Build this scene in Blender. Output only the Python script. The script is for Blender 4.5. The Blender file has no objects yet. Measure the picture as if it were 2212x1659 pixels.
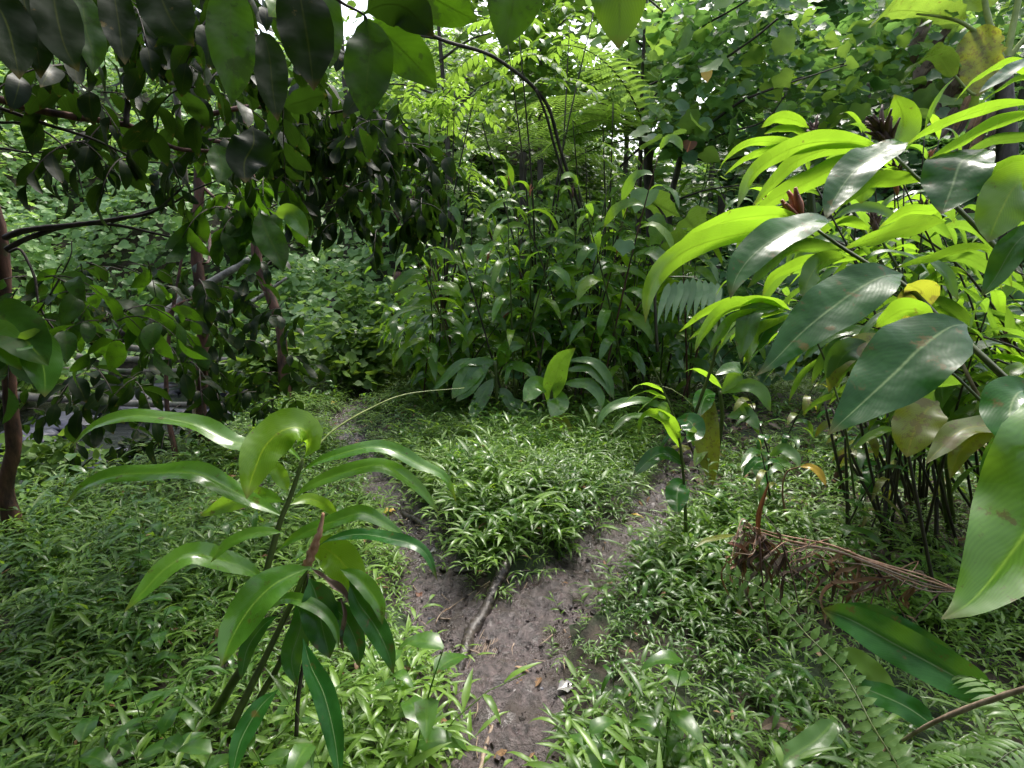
import bpy, math, random
import numpy as np
from mathutils import Vector
random.seed(7); RNG = np.random.default_rng(7)
sc = bpy.context.scene; COL = sc.collection
# ---------------------------------------------------------------- camera frame
FPX = 1207.0; CX, CY = 1106.0, 829.5; PITCH = math.radians(11.9); CAMZ = 1.5
Rv = np.array([1.0, 0, 0]); Fv = np.array([0, math.cos(PITCH), -math.sin(PITCH)]); Uv = np.array([0, math.sin(PITCH), math.cos(PITCH)])
CAM = np.array([0, 0, CAMZ])
UP = np.array([0, 0, 1.0])
def pt(x, y, D):
    return CAM + D * (Fv + (x - CX) / FPX * Rv + (CY - y) / FPX * Uv)
def unit(v):
    v = np.asarray(v, float); return v / (np.linalg.norm(v, axis=-1, keepdims=True) + 1e-12)
# ---------------------------------------------------------------- noise and terrain
_ph = RNG.uniform(0, 6.28, (40, 3)); _dr = RNG.uniform(0, 6.28, 40)
def noise(x, y, f=1.0, o=4, k0=0):
    s = 0; a = 1.0
    for i in range(o):
        for j in range(3):
            q = (k0 + i * 3 + j) % 40; t = _dr[q]
            s = s + a * np.sin((x * math.cos(t) + y * math.sin(t)) * f * (1 + .37 * j) + _ph[q, 0] + 1.3 * np.sin((x * math.sin(t) - y * math.cos(t)) * f * .8 + _ph[q, 1])) / 3
        a *= .55; f *= 2.05
    return s
def sstep(a, b, x):
    t = np.clip((x - a) / (b - a), 0, 1); return t * t * (3 - 2 * t)
def flat(x, y, z=0.0):                      # pixel to a point on a level plane
    d = Fv + (x - CX) / FPX * Rv + (CY - y) / FPX * Uv
    t = (z - CAMZ) / d[2]; return CAM + t * d
PATHS = [
 [(1080,1900,290),(1090,1700,265),(1100,1560,230),(1130,1440,200),(1140,1340,160),(1150,1270,80)],
 [(1080,1470,170),(1010,1370,170),(955,1280,165),(925,1200,115),(875,1110,90),(825,1040,85),(765,955,62),(742,900,60),(775,862,45),(830,810,35)],
 [(1165,1315,120),(1255,1250,165),(1325,1190,145),(1400,1115,115),(1462,1045,108),(1492,985,85),(1500,930,55)],
]
SEGS = []
for p in PATHS:
    w = [flat(a, b) for a, b, _ in p]
    r = [c * (q[1] * math.cos(PITCH) + 1.5*math.sin(PITCH)) / FPX / 2 for (a, b, c), q in zip(p, w)]
    for i in range(len(p) - 1): SEGS.append((w[i][:2], w[i+1][:2], r[i], r[i+1]))
def path_sd(x, y):                          # signed distance to the mud path (negative inside)
    d = np.full(np.shape(x), 99.0)
    for a, b, r0, r1 in SEGS:
        ab = b - a; t = np.clip(((x - a[0]) * ab[0] + (y - a[1]) * ab[1]) / (ab @ ab), 0, 1)
        d = np.minimum(d, np.hypot(x - a[0] - t * ab[0], y - a[1] - t * ab[1]) - (r0 + t * (r1 - r0)))
    return d + .035 * noise(x, y, 9.0, 3, 5)
def height(x, y, path=True):
    x = np.asarray(x, float); y = np.asarray(y, float)
    z = .035 * noise(x, y, 1.3, 3) * sstep(1, 3, np.abs(y))
    # creek bed on the left
    c = -2.75 - .25 * np.sin(y * .9) - .12 * np.maximum(0, y - 6)
    bed = sstep(c, c - .8, x) * sstep(.5, 2.0, y)
    z = z - .72 * bed
    far = np.maximum(0, -(x + 6.3 + .25 * (y - 6)))           # far bank rising on the left
    back = np.maximum(0, y - 10.2 + .5 * noise(x, y, .5, 2, 9))
    right = np.maximum(0, x - 5.2)
    r = np.sqrt((far * .9) ** 2 + (back * 1.12) ** 2 + (right * .75) ** 2)
    rise = r * (1 + .12 * noise(x, y, .8, 3, 3))
    az = x / np.maximum(y, 1)
    cap = 15 - 11.2 * np.exp(-((az - .21) / .2) ** 2)
    rise = cap * (1 - np.exp(-rise / cap))
    z = z + rise
    # mound between the two arms of the fork
    z = z + .20 * np.exp(-(((x - .05) / .45) ** 2 + ((y - 3.3) / .75) ** 2))
    if path:
        s = path_sd(x, y)
        z = z - .07 * sstep(.10, -.06, s)
    return z
def gpt(x, y, dz=0.0):                      # pixel to the terrain
    d = Fv + (x - CX) / FPX * Rv + (CY - y) / FPX * Uv
    lo = .8
    for k in range(900):
        D = lo + k * .02; p = CAM + D * d
        if p[2] < float(height(p[0], p[1])) + dz: return p
    return p
def depth(p): return float((np.asarray(p) - CAM) @ Fv)
# ---------------------------------------------------------------- mesh building
def fastmesh(name, V, F, uv=None, rnd=None, smooth=True):
    V = np.asarray(V, np.float32); F = np.asarray(F, np.int32); k = F.shape[1]; n = len(F)
    me = bpy.data.meshes.new(name)
    me.vertices.add(len(V)); me.vertices.foreach_set('co', V.ravel())
    me.loops.add(n * k); me.loops.foreach_set('vertex_index', F.ravel())
    me.polygons.add(n); me.polygons.foreach_set('loop_start', np.arange(0, n * k, k, dtype=np.int32))
    me.polygons.foreach_set('loop_total', np.full(n, k, np.int32))
    me.polygons.foreach_set('use_smooth', np.full(n, smooth))
    if uv is not None:
        l = me.uv_layers.new(name='UVMap'); l.data.foreach_set('uv', np.asarray(uv, np.float32)[F.ravel()].ravel())
    if rnd is not None:
        a = me.attributes.new('rnd', 'FLOAT', 'POINT'); a.data.foreach_set('value', np.asarray(rnd, np.float32))
    me.update(calc_edges=True); return me
def tag(o, label=None, cat=None, group=None, kind=None):
    if label: o['label'] = label
    if cat: o['category'] = cat
    if group: o['group'] = group
    if kind: o['kind'] = kind
    return o
class Bag:                                  # merges shapes of one face size into one mesh
    def __init__(s): s.V = []; s.F = []; s.U = []; s.R = []; s.n = 0
    def add(s, g, rnd=None):
        V, F, U = g
        s.V.append(V); s.F.append(np.asarray(F) + s.n); s.U.append(U if U is not None else np.zeros((len(V), 2)))
        s.R.append(np.full(len(V), random.random() if rnd is None else rnd)); s.n += len(V)
    def get(s): return np.concatenate(s.V), np.concatenate(s.F), np.concatenate(s.U), np.concatenate(s.R)
def link(name, me, mat, parent=None, loc=None):
    o = bpy.data.objects.new(name, me); COL.objects.link(o)
    if mat is not None: me.materials.append(mat)
    if parent is not None: o.parent = parent
    if loc is not None: o.location = loc
    return o
def thing(name, label, cat, base, group=None):
    o = bpy.data.objects.new(name, None); COL.objects.link(o); o.location = [float(v) for v in base]; o.empty_display_size = .1
    return tag(o, label, cat, group)
def base_of(par):
    b = np.zeros(3)
    while par is not None: b += np.array(par.location); par = par.parent
    return b
def partmix(name, b1, m1, b2, m2, par):
    V1, F1, U1, R1 = b1.get(); V2, F2, U2, R2 = b2.get()
    o = link(name, fastmesh(name, np.vstack([V1, V2]) - base_of(par), np.vstack([F1, F2 + len(V1)]), np.vstack([U1, U2]), np.r_[R1, R2]), m1, par)
    o.data.materials.append(m2); o.data.polygons.foreach_set('material_index', np.r_[np.zeros(len(F1), np.int32), np.ones(len(F2), np.int32)]); return o
def part(name, g, mat, par, rnd=None):
    if isinstance(g, Bag): V, F, U, R = g.get()
    else:
        V, F, U = g; R = np.full(len(V), random.random() if rnd is None else rnd)
    return link(name, fastmesh(name, V - base_of(par), F, U, R), mat, par)
def single(name, g, mat, label, cat, group=None, kind=None):     # a thing that is one mesh
    if isinstance(g, Bag): V, F, U, R = g.get()
    else:
        V, F, U = g; R = np.full(len(V), random.random())
    b = np.array([V[:, 0].mean(), V[:, 1].mean(), V[:, 2].min()])
    o = link(name, fastmesh(name, V - b, F, U, R), mat, None, b)
    return tag(o, label, cat, group, kind)
def spline(P, n):
    P = np.asarray(P, float)
    if len(P) == 2: P = np.array([P[0], (P[0] + P[1]) / 2, P[1]])
    Q = np.vstack([2 * P[0] - P[1], P, 2 * P[-1] - P[-2]]); out = []
    for i in range(1, len(Q) - 2):
        t = np.linspace(0, 1, 12, endpoint=False)[:, None]; a, b, c, d = Q[i-1:i+3]
        out.append(.5 * (2 * b + (c - a) * t + (2*a - 5*b + 4*c - d) * t**2 + (3*b - a - 3*c + d) * t**3))
    out = np.vstack(out + [P[-1:]])
    s = np.r_[0, np.cumsum(np.linalg.norm(np.diff(out, axis=0), axis=1))]
    q = np.linspace(0, s[-1], n); return np.stack([np.interp(q, s, out[:, k]) for k in range(out.shape[1])], 1)
def tube(P, r, seg=8, n=None, rough=0.0, taper=None):
    P = np.asarray(P, float); n = n or max(6, len(P) * 4)
    r = np.asarray(r if np.ndim(r) else [r, r], float)
    C = spline(P, n); R = np.interp(np.linspace(0, 1, n), np.linspace(0, 1, len(r)), r)
    T = unit(np.gradient(C, axis=0)); A = unit(np.cross(T, [.3, .9, .25])); B = np.cross(T, A)
    th = np.linspace(0, 2 * np.pi, seg, endpoint=False)
    rr = R[:, None] * (1 + rough * RNG.normal(0, 1, (n, seg)))
    V = C[:, None, :] + rr[..., None] * (np.cos(th)[None, :, None] * A[:, None, :] + np.sin(th)[None, :, None] * B[:, None, :])
    V = V.reshape(-1, 3); F = []
    i = np.arange(n - 1)[:, None] * seg; j = np.arange(seg)[None, :]; j2 = (j + 1) % seg
    F = np.stack([i + j, i + j2, i + seg + j2, i + seg + j], -1).reshape(-1, 4)
    U = np.stack([np.tile(np.arange(seg) / seg, n), np.repeat(np.linspace(0, 1, n), seg)], 1)
    # closed ends as collapsed quads
    V = np.vstack([V, C[:1], C[-1:]]); U = np.vstack([U, [[.5, 0], [.5, 1]]]); k = len(V)
    j = np.arange(0, seg, 2); j1 = (j + 1) % seg; j3 = (j + 2) % seg
    F = np.vstack([F, np.stack([j1, j, np.full_like(j, k - 2), j3], 1), np.stack([(n-1)*seg + j, (n-1)*seg + j1, (n-1)*seg + j3, np.full_like(j, k - 1)], 1)])
    return V, F, U
PROF = {
 'ginger': ([0, .04, .12, .25, .42, .6, .78, .9, .97, 1], [.06, .12, .50, .85, 1, .95, .7, .38, .12, .01]),
 'lance':  ([0, .03, .1, .2, .33, .48, .62, .75, .87, .95, 1], [.05, .2, .62, .92, 1, .93, .76, .53, .28, .1, .01]),
 'oval':   ([0, .05, .12, .3, .5, .7, .85, .94, 1], [.03, .06, .5, .92, 1, .86, .5, .2, .01]),
 'grass':  ([0, .08, .3, .6, .85, 1], [.2, .8, 1, .75, .3, .02]),
 'strap':  ([0, .1, .3, .7, .9, 1], [.3, .8, 1, .95, .6, .05]),
 'heart':  ([0, .02, .1, .3, .5, .75, .9, 1], [.2, .7, .98, 1, .84, .5, .2, .01]),
}
def leaf(P, w, N, n=14, fold=.22, wave=.06, shape='ginger', twist=0.0, across=4, seed=None, jag=0.0):
    """P control points base to tip, w full width, N upper-side hint (vector or two vectors)."""
    C = spline(P, n + 1); T = unit(np.gradient(C, axis=0)); t = np.linspace(0, 1, n + 1)
    N = np.atleast_2d(np.asarray(N, float)); Nh = N[0] + (N[-1] - N[0]) * t[:, None]
    S = unit(np.cross(T, Nh)); M = np.cross(S, T)
    if twist:
        a = twist * t[:, None]; S, M = S * np.cos(a) + M * np.sin(a), M * np.cos(a) - S * np.sin(a)
    px, py = PROF[shape]; wd = np.interp(t, px, py) * w / 2
    if jag: wd = wd * (1 + jag * RNG.normal(0, 1, n + 1))
    u = np.linspace(-1, 1, across + 1); L = np.linalg.norm(np.diff(C, axis=0), axis=1).sum()
    s = random.random() * 9
    au = np.abs(u)[None, :]
    wv = wave * w * (np.sin(t * 17 + s)[:, None] * (u[None, :] > 0) + np.sin(t * 14 + s * 2)[:, None] * (u[None, :] < 0)) * au ** 2 * (wd / (w / 2))[:, None]
    rise = fold * au * wd[:, None] - .12 * fold * au ** 3 * wd[:, None] + wv
    lat = u[None, :] * wd[:, None] * math.sqrt(max(.05, 1 - fold * fold * .8))
    V = C[:, None, :] + lat[..., None] * S[:, None, :] + rise[..., None] * M[:, None, :]
    k = across + 1; i = (np.arange(n)[:, None] * k); j = np.arange(across)[None, :]
    F = np.stack([i + j, i + j + 1, i + k + j + 1, i + k + j], -1).reshape(-1, 4)
    U = np.stack([np.tile((u + 1) / 2, n + 1), np.repeat(t, k)], 1)
    return V.reshape(-1, 3), F, U
def arc(p0, d0, L, droop, k=6):             # a drooping midrib
    P = [np.asarray(p0, float)]; d = unit(d0)
    for i in range(k):
        P.append(P[-1] + d * L / k); d = unit(d + np.array([0, 0, -droop / k * 1.6]))
    return np.array(P)
def arcleaf(p0, d0, L, w, droop=1.0, N=UP, **k):
    return leaf(arc(p0, d0, L, droop), w, N, **k)
def scatter(temps, pos, rot, scl, rnd=None):
    """merge copies of templates; temps list of (V,F,U); rot (n,3,3) columns are the local axes"""
    pos = np.asarray(pos); n = len(pos); rnd = RNG.random(n) if rnd is None else rnd
    pick = RNG.integers(0, len(temps), n); Vs = []; Fs = []; Us = []; Rs = []; off = 0
    for k, (V, F, U) in enumerate(temps):
        ix = np.nonzero(pick == k)[0]
        if not len(ix): continue
        W = np.einsum('nij,vj->nvi', rot[ix], V) * scl[ix][:, None, None] + pos[ix][:, None, :]
        m = len(V); Vs.append(W.reshape(-1, 3)); Fs.append((F[None] + (np.arange(len(ix)) * m)[:, None, None] + off).reshape(-1, F.shape[1]))
        Us.append(np.tile(U, (len(ix), 1))); Rs.append(np.repeat(rnd[ix], m)); off += m * len(ix)
    b = Bag(); b.V = Vs; b.F = Fs; b.U = Us; b.R = Rs; b.n = off; return b
def frames(Z, X):                           # local z along Z, local y as near as possible to X
    Z = unit(Z); Xx = unit(np.cross(X, Z)); Y = np.cross(Z, Xx); return np.stack([Xx, Y, Z], -1)
def rdir(n, lo=0, hi=1):
    a = RNG.uniform(0, 2 * np.pi, n); z = RNG.uniform(lo, hi, n); r = np.sqrt(1 - z * z); return np.stack([r * np.cos(a), r * np.sin(a), z], 1)
def outline_leaf(pts, cup=.12, centre=(0, .4)):
    """flat blade in the local xy plane from outline points (half, mirrored), base at the origin, tip along +y; quads"""
    half = np.array(pts, float); oth = half[::-1] * [-1, 1]
    ring = np.vstack([half, oth[1:-1]]) if half[0][0] == 0 and half[-1][0] == 0 else np.vstack([half, oth])
    if len(ring) % 2: ring = np.vstack([ring, ring[-1:] * .999])
    V = np.vstack([[centre[0], centre[1]], ring]); z = cup * np.abs(V[:, 0]) + .05 * np.sin(V[:, 1] * 9); z[0] = -.02
    V = np.c_[V, z]; m = len(ring); F = []
    for i in range(0, m, 2): F.append([0, 1 + i, 1 + (i + 1) % m, 1 + (i + 2) % m])
    U = np.c_[V[:, 0] * .5 + .5, np.clip(V[:, 1], 0, 1)]; return V, np.array(F), U
HEART = outline_leaf([(0,.02),(.18,-.08),(.36,-.02),(.45,.16),(.43,.38),(.32,.6),(.16,.8),(0,1)])
LOBED = outline_leaf([(0,.02),(.2,-.08),(.40,.0),(.44,.2),(.54,.44),(.40,.5),(.30,.68),(.14,.78),(0,1)], .16)
OVAL = outline_leaf([(0,0),(.12,.14),(.22,.36),(.23,.56),(.15,.8),(.05,.94),(0,1)], .25)
BROAD = outline_leaf([(0,0),(.25,.1),(.42,.34),(.42,.56),(.25,.82),(0,1)], .2)
# ---------------------------------------------------------------- materials
def mat(name):
    m = bpy.data.materials.new(name); m.use_nodes = True; nt = m.node_tree; nt.nodes.clear()
    return m, nt, (lambda t, **k: _n(nt, t, k))
def _n(nt, t, k):
    n = nt.nodes.new(t)
    for a, v in k.items():
        if a.startswith('i_'): n.inputs[int(a[2:]) if a[2:].isdigit() else a[2:].replace('_', ' ')].default_value = v
        else: setattr(n, a, v)
    return n
def leafmat(name, c0, c1, tr, rough=.35, trans=.4, vein='ginger', va=.35, dirt=.0, spec=.5, dirtcol=(.12, .09, .02), bump=.25, mottle=.35, coat=0.0):
    m, nt, N = mat(name); L = nt.links.new
    out = N('ShaderNodeOutputMaterial'); pb = N('ShaderNodeBsdfPrincipled'); tl = N('ShaderNodeBsdfTranslucent'); mx = N('ShaderNodeMixShader')
    mx.inputs[0].default_value = trans
    at = N('ShaderNodeAttribute', attribute_name='rnd'); geo = N('ShaderNodeTexCoord')
    ns = N('ShaderNodeTexNoise'); ns.inputs['Scale'].default_value = 9; ns.inputs['Detail'].default_value = 3; L(geo.outputs['Object'], ns.inputs['Vector'])
    mr = N('ShaderNodeMapRange'); mr.inputs[1].default_value = .35; mr.inputs[2].default_value = .65; mr.inputs[3].default_value = -mottle; mr.inputs[4].default_value = mottle; L(ns.outputs['Fac'], mr.inputs[0])
    ad = N('ShaderNodeMath', operation='ADD', use_clamp=True); L(at.outputs['Fac'], ad.inputs[0]); L(mr.outputs[0], ad.inputs[1])
    cm = N('ShaderNodeMixRGB'); cm.inputs[1].default_value = (*c0, 1); cm.inputs[2].default_value = (*c1, 1); L(ad.outputs[0], cm.inputs[0])
    tm = N('ShaderNodeMixRGB'); tm.inputs[1].default_value = (*[v * .72 for v in tr], 1); tm.inputs[2].default_value = (*tr, 1); L(ad.outputs[0], tm.inputs[0])
    col, tcol = cm.outputs[0], tm.outputs[0]
    sp = N('ShaderNodeSeparateXYZ'); uvn = N('ShaderNodeUVMap'); L(uvn.outputs[0], sp.inputs[0])
    a = N('ShaderNodeMath', operation='SUBTRACT'); L(sp.outputs[0], a.inputs[0]); a.inputs[1].default_value = .5
    b = N('ShaderNodeMath', operation='ABSOLUTE'); L(a.outputs[0], b.inputs[0])
    h = None
    if vein:
        kv, ks = dict(ginger=(150, 60), broad=(130, 46), oval=(80, 14))[vein]
        c = N('ShaderNodeMath', operation='MULTIPLY'); L(sp.outputs[1], c.inputs[0]); c.inputs[1].default_value = kv
        d = N('ShaderNodeMath', operation='MULTIPLY'); L(b.outputs[0], d.inputs[0]); d.inputs[1].default_value = ks * 2
        e0 = N('ShaderNodeMath', operation='SUBTRACT'); L(c.outputs[0], e0.inputs[0]); L(d.outputs[0], e0.inputs[1])
        e1 = N('ShaderNodeMath', operation='MULTIPLY'); L(ns.outputs['Fac'], e1.inputs[0]); e1.inputs[1].default_value = 40; e = N('ShaderNodeMath', operation='ADD'); L(e0.outputs[0], e.inputs[0]); L(e1.outputs[0], e.inputs[1])
        f = N('ShaderNodeMath', operation='SINE'); L(e.outputs[0], f.inputs[0])
        g = N('ShaderNodeMapRange'); g.inputs[1].default_value = 0; g.inputs[2].default_value = .028; g.inputs[3].default_value = 1; g.inputs[4].default_value = 0; L(b.outputs[0], g.inputs[0])   # midrib
        vm = N('ShaderNodeMixRGB', blend_type='MIX'); L(g.outputs[0], vm.inputs[0]); L(col, vm.inputs[1]); vm.inputs[2].default_value = (.20, .30, .12, 1) if vein == 'broad' else (min(1, c1[0]*2.2+.03), min(1, c1[1]*1.9+.03), c1[2]*1.8, 1)
        v2 = N('ShaderNodeMixRGB', blend_type='MULTIPLY'); v2.inputs[0].default_value = va; L(vm.outputs[0], v2.inputs[1])
        fr = N('ShaderNodeMapRange'); fr.inputs[1].default_value = -1; fr.inputs[2].default_value = 1; fr.inputs[3].default_value = .72; fr.inputs[4].default_value = 1.05; L(f.outputs[0], fr.inputs[0])
        L(fr.outputs[0], v2.inputs[2]); col = v2.outputs[0]
        t2 = N('ShaderNodeMixRGB', blend_type='MULTIPLY'); t2.inputs[0].default_value = va; L(tcol, t2.inputs[1]); L(fr.outputs[0], t2.inputs[2]); tcol = t2.outputs[0]
        t3 = N('ShaderNodeMixRGB'); L(g.outputs[0], t3.inputs[0]); L(tcol, t3.inputs[1]); t3.inputs[2].default_value = (*[v * .35 for v in tr], 1); tcol = t3.outputs[0]
        h = f.outputs[0]
    if dirt:
        n2 = N('ShaderNodeTexNoise'); n2.inputs['Scale'].default_value = 22; n2.inputs['Detail'].default_value = 5; n2.inputs['Roughness'].default_value = .7; L(geo.outputs['Object'], n2.inputs['Vector'])
        r2 = N('ShaderNodeMapRange'); r2.inputs[1].default_value = .68 - dirt * .2; r2.inputs[2].default_value = .74 - dirt * .2; L(n2.outputs['Fac'], r2.inputs[0])
        ed = N('ShaderNodeMapRange'); ed.inputs[1].default_value = .90; ed.inputs[2].default_value = 1.0; L(sp.outputs[1], ed.inputs[0])   # browned tips
        mx2 = N('ShaderNodeMath', operation='MAXIMUM'); L(r2.outputs[0], mx2.inputs[0]); L(ed.outputs[0], mx2.inputs[1])
        ml = N('ShaderNodeMath', operation='MULTIPLY'); L(mx2.outputs[0], ml.inputs[0]); ml.inputs[1].default_value = .75
        dm = N('ShaderNodeMixRGB'); L(ml.outputs[0], dm.inputs[0]); L(col, dm.inputs[1]); dm.inputs[2].default_value = (*dirtcol, 1); col = dm.outputs[0]
        dm2 = N('ShaderNodeMixRGB'); L(ml.outputs[0], dm2.inputs[0]); L(tcol, dm2.inputs[1]); dm2.inputs[2].default_value = (*[v * 1.3 for v in dirtcol], 1); tcol = dm2.outputs[0]
    L(col, pb.inputs['Base Color']); L(tcol, tl.inputs[0])
    # water film: roughness differs from patch to patch
    n3 = N('ShaderNodeTexNoise'); n3.inputs['Scale'].default_value = 14; n3.inputs['Detail'].default_value = 2; L(geo.outputs['Object'], n3.inputs['Vector'])
    rr = N('ShaderNodeMapRange'); rr.inputs[1].default_value = .35; rr.inputs[2].default_value = .65; rr.inputs[3].default_value = rough * .7; rr.inputs[4].default_value = min(1, rough * 1.5); L(n3.outputs['Fac'], rr.inputs[0])
    L(rr.outputs[0], pb.inputs['Roughness']); pb.inputs['Specular IOR Level'].default_value = spec
    if coat: pb.inputs['Coat Weight'].default_value = coat; pb.inputs['Coat Roughness'].default_value = .12
    bp = N('ShaderNodeBump'); bp.inputs['Strength'].default_value = bump; bp.inputs['Distance'].default_value = .004
    if h is not None:
        hh = N('ShaderNodeMath', operation='MULTIPLY'); L(h, hh.inputs[0]); hh.inputs[1].default_value = .018; hm = N('ShaderNodeMath', operation='ADD'); L(hh.outputs[0], hm.inputs[0]); sc2 = N('ShaderNodeMath', operation='MULTIPLY'); L(n3.outputs['Fac'], sc2.inputs[0]); sc2.inputs[1].default_value = 4; L(sc2.outputs[0], hm.inputs[1]); L(hm.outputs[0], bp.inputs['Height'])
    else: L(n3.outputs['Fac'], bp.inputs['Height'])
    L(bp.outputs[0], pb.inputs['Normal'])
    L(pb.outputs[0], mx.inputs[1]); L(tl.outputs[0], mx.inputs[2]); L(mx.outputs[0], out.inputs[0]); return m
def solid(name, c0, c1, rough=.7, scale=6, stretch=(1, 1, 1), bump=.6, dist=.01, spec=.4, detail=6, extra=None, rlo=None):
    m, nt, N = mat(name); L = nt.links.new
    out = N('ShaderNodeOutputMaterial'); pb = N('ShaderNodeBsdfPrincipled'); tc = N('ShaderNodeTexCoord'); mp = N('ShaderNodeMapping'); mp.inputs['Scale'].default_value = stretch
    L(tc.outputs['Object'], mp.inputs[0]); ns = N('ShaderNodeTexNoise'); ns.inputs['Scale'].default_value = scale; ns.inputs['Detail'].default_value = detail; ns.inputs['Roughness'].default_value = .65; L(mp.outputs[0], ns.inputs['Vector'])
    cr = N('ShaderNodeValToRGB'); cr.color_ramp.elements[0].position = .36; cr.color_ramp.elements[1].position = .66; cr.color_ramp.elements[0].color = (*c0, 1); cr.color_ramp.elements[1].color = (*c1, 1); L(ns.outputs['Fac'], cr.inputs[0]); col = cr.outputs[0]
    if extra:                                # patches of another colour: (colour, scale, threshold)
        n2 = N('ShaderNodeTexNoise'); n2.inputs['Scale'].default_value = extra[1]; n2.inputs['Detail'].default_value = 5; L(tc.outputs['Object'], n2.inputs['Vector'])
        r2 = N('ShaderNodeMapRange'); r2.inputs[1].default_value = extra[2]; r2.inputs[2].default_value = extra[2] + .08; L(n2.outputs['Fac'], r2.inputs[0])
        mm = N('ShaderNodeMixRGB'); L(r2.outputs[0], mm.inputs[0]); L(col, mm.inputs[1]); mm.inputs[2].default_value = (*extra[0], 1); col = mm.outputs[0]
    L(col, pb.inputs['Base Color']); pb.inputs['Specular IOR Level'].default_value = spec
    if rlo is not None:
        n3 = N('ShaderNodeTexNoise'); n3.inputs['Scale'].default_value = scale * .35; n3.inputs['Detail'].default_value = 4; L(tc.outputs['Object'], n3.inputs['Vector'])
        rr = N('ShaderNodeMapRange'); rr.inputs[1].default_value = .42; rr.inputs[2].default_value = .6; rr.inputs[3].default_value = rlo; rr.inputs[4].default_value = rough; L(n3.outputs['Fac'], rr.inputs[0]); L(rr.outputs[0], pb.inputs['Roughness'])
    else: pb.inputs['Roughness'].default_value = rough
    bp = N('ShaderNodeBump'); bp.inputs['Strength'].default_value = bump; bp.inputs['Distance'].default_value = dist; L(ns.outputs['Fac'], bp.inputs['Height']); L(bp.outputs[0], pb.inputs['Normal'])
    L(pb.outputs[0], out.inputs[0]); return m
M = {}
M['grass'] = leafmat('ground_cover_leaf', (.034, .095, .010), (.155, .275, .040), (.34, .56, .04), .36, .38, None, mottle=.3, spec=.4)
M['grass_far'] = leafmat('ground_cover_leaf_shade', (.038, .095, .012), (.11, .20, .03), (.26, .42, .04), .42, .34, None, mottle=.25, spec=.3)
M['ginger'] = leafmat('ginger_leaf', (.035, .11, .018), (.075, .17, .03), (.28, .52, .035), .28, .46, 'ginger', dirt=.25, coat=.15, spec=.4)
M['stalk'] = solid('torn_stalk', (.30, .14, .07), (.60, .38, .26), .55, 40, (1, 1, .3), .5, .003)
M['fresh'] = leafmat('fresh_ginger_leaf', (.06, .18, .018), (.12, .26, .035), (.44, .80, .05), .24, .45, 'ginger', dirt=.35, coat=.3)
M['gingery'] = leafmat('young_ginger_leaf', (.10, .22, .015), (.17, .30, .02), (.36, .64, .03), .28, .52, 'ginger', dirt=.2)
M['gingerd'] = leafmat('mature_ginger_leaf', (.012, .068, .012), (.028, .115, .018), (.18, .40, .03), .24, .32, 'broad', dirt=.42, coat=.22, va=.25, bump=.5, spec=.12)
M['olive'] = leafmat('ageing_ginger_leaf', (.10, .15, .02), (.20, .22, .03), (.50, .55, .04), .3, .45, 'ginger', dirt=.8, dirtcol=(.16, .12, .03))
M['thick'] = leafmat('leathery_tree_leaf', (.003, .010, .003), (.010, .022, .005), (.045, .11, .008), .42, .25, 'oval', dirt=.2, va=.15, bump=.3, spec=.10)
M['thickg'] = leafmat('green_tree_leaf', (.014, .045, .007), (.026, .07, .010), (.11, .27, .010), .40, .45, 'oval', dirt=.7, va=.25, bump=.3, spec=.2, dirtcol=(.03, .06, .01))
M['vine'] = leafmat('vine_leaf', (.09, .19, .06), (.22, .35, .13), (.42, .66, .12), .36, .42, None, spec=.35)
M['lobed'] = leafmat('lobed_tree_leaf', (.05, .13, .05), (.11, .21, .10), (.26, .50, .10), .34, .42, None)
M['bright'] = leafmat('compound_leaf', (.07, .17, .025), (.12, .24, .04), (.36, .60, .06), .32, .46, 'oval')
M['fern'] = leafmat('fern_leaf', (.07, .16, .03), (.13, .24, .05), (.34, .55, .07), .42, .45, None)
M['fernl'] = leafmat('pale_fern_leaf', (.11, .23, .06), (.20, .34, .10), (.34, .55, .10), .42, .42, 'oval', va=.25)
M['banana'] = leafmat('banana_leaf', (.07, .14, .02), (.12, .20, .03), (.32, .50, .05), .3, .5, 'ginger', dirt=.4)
M['dead'] = leafmat('dead_leaf', (.12, .065, .03), (.30, .19, .10), (.35, .20, .08), .6, .25, 'ginger', dirt=.6, dirtcol=(.07, .03, .015), spec=.3)
M['deadgrey'] = leafmat('withered_leaf', (.07, .05, .04), (.20, .15, .11), (.16, .10, .06), .6, .2, 'ginger', dirt=.6, dirtcol=(.05, .035, .03), spec=.3)
M['rust'] = leafmat('rust_leaf', (.13, .045, .02), (.28, .11, .05), (.38, .15, .05), .45, .3, 'ginger', dirt=.4, dirtcol=(.08, .02, .01))
M['yellow'] = leafmat('yellow_fallen_leaf', (.55, .33, .03), (.70, .48, .06), (.8, .5, .05), .4, .3, None, dirt=.3, dirtcol=(.35, .13, .02))
M['wet'] = leafmat('wet_pale_leaf', (.14, .13, .125), (.28, .27, .26), (.2, .2, .2), .12, .15, None, dirt=.3, coat=.8)
M['stem'] = solid('green_stem', (.035, .05, .012), (.09, .13, .025), .45, 12, (1, 1, .3), .3, .003)
M['stemd'] = solid('dark_stem', (.02, .018, .012), (.06, .05, .03), .55, 14, (1, 1, .3), .5, .004)
M['stemy'] = solid('pale_shoot', (.20, .26, .07), (.32, .38, .12), .45, 12)
M['barkr'] = solid('reddish_bark', (.022, .012, .009), (.15, .070, .048), .7, 16, (1, 1, .35), .9, .008, extra=((.06, .08, .03), 7, .62))
M['barkd'] = solid('dark_bark', (.015, .012, .010), (.07, .055, .045), .75, 14, (1, 1, .4), .9, .01, extra=((.03, .05, .015), 5, .58))
M['barkg'] = solid('grey_bark', (.03, .026, .02), (.10, .085, .07), .75, 14, (1, 1, .4), .7, .006)
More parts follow.
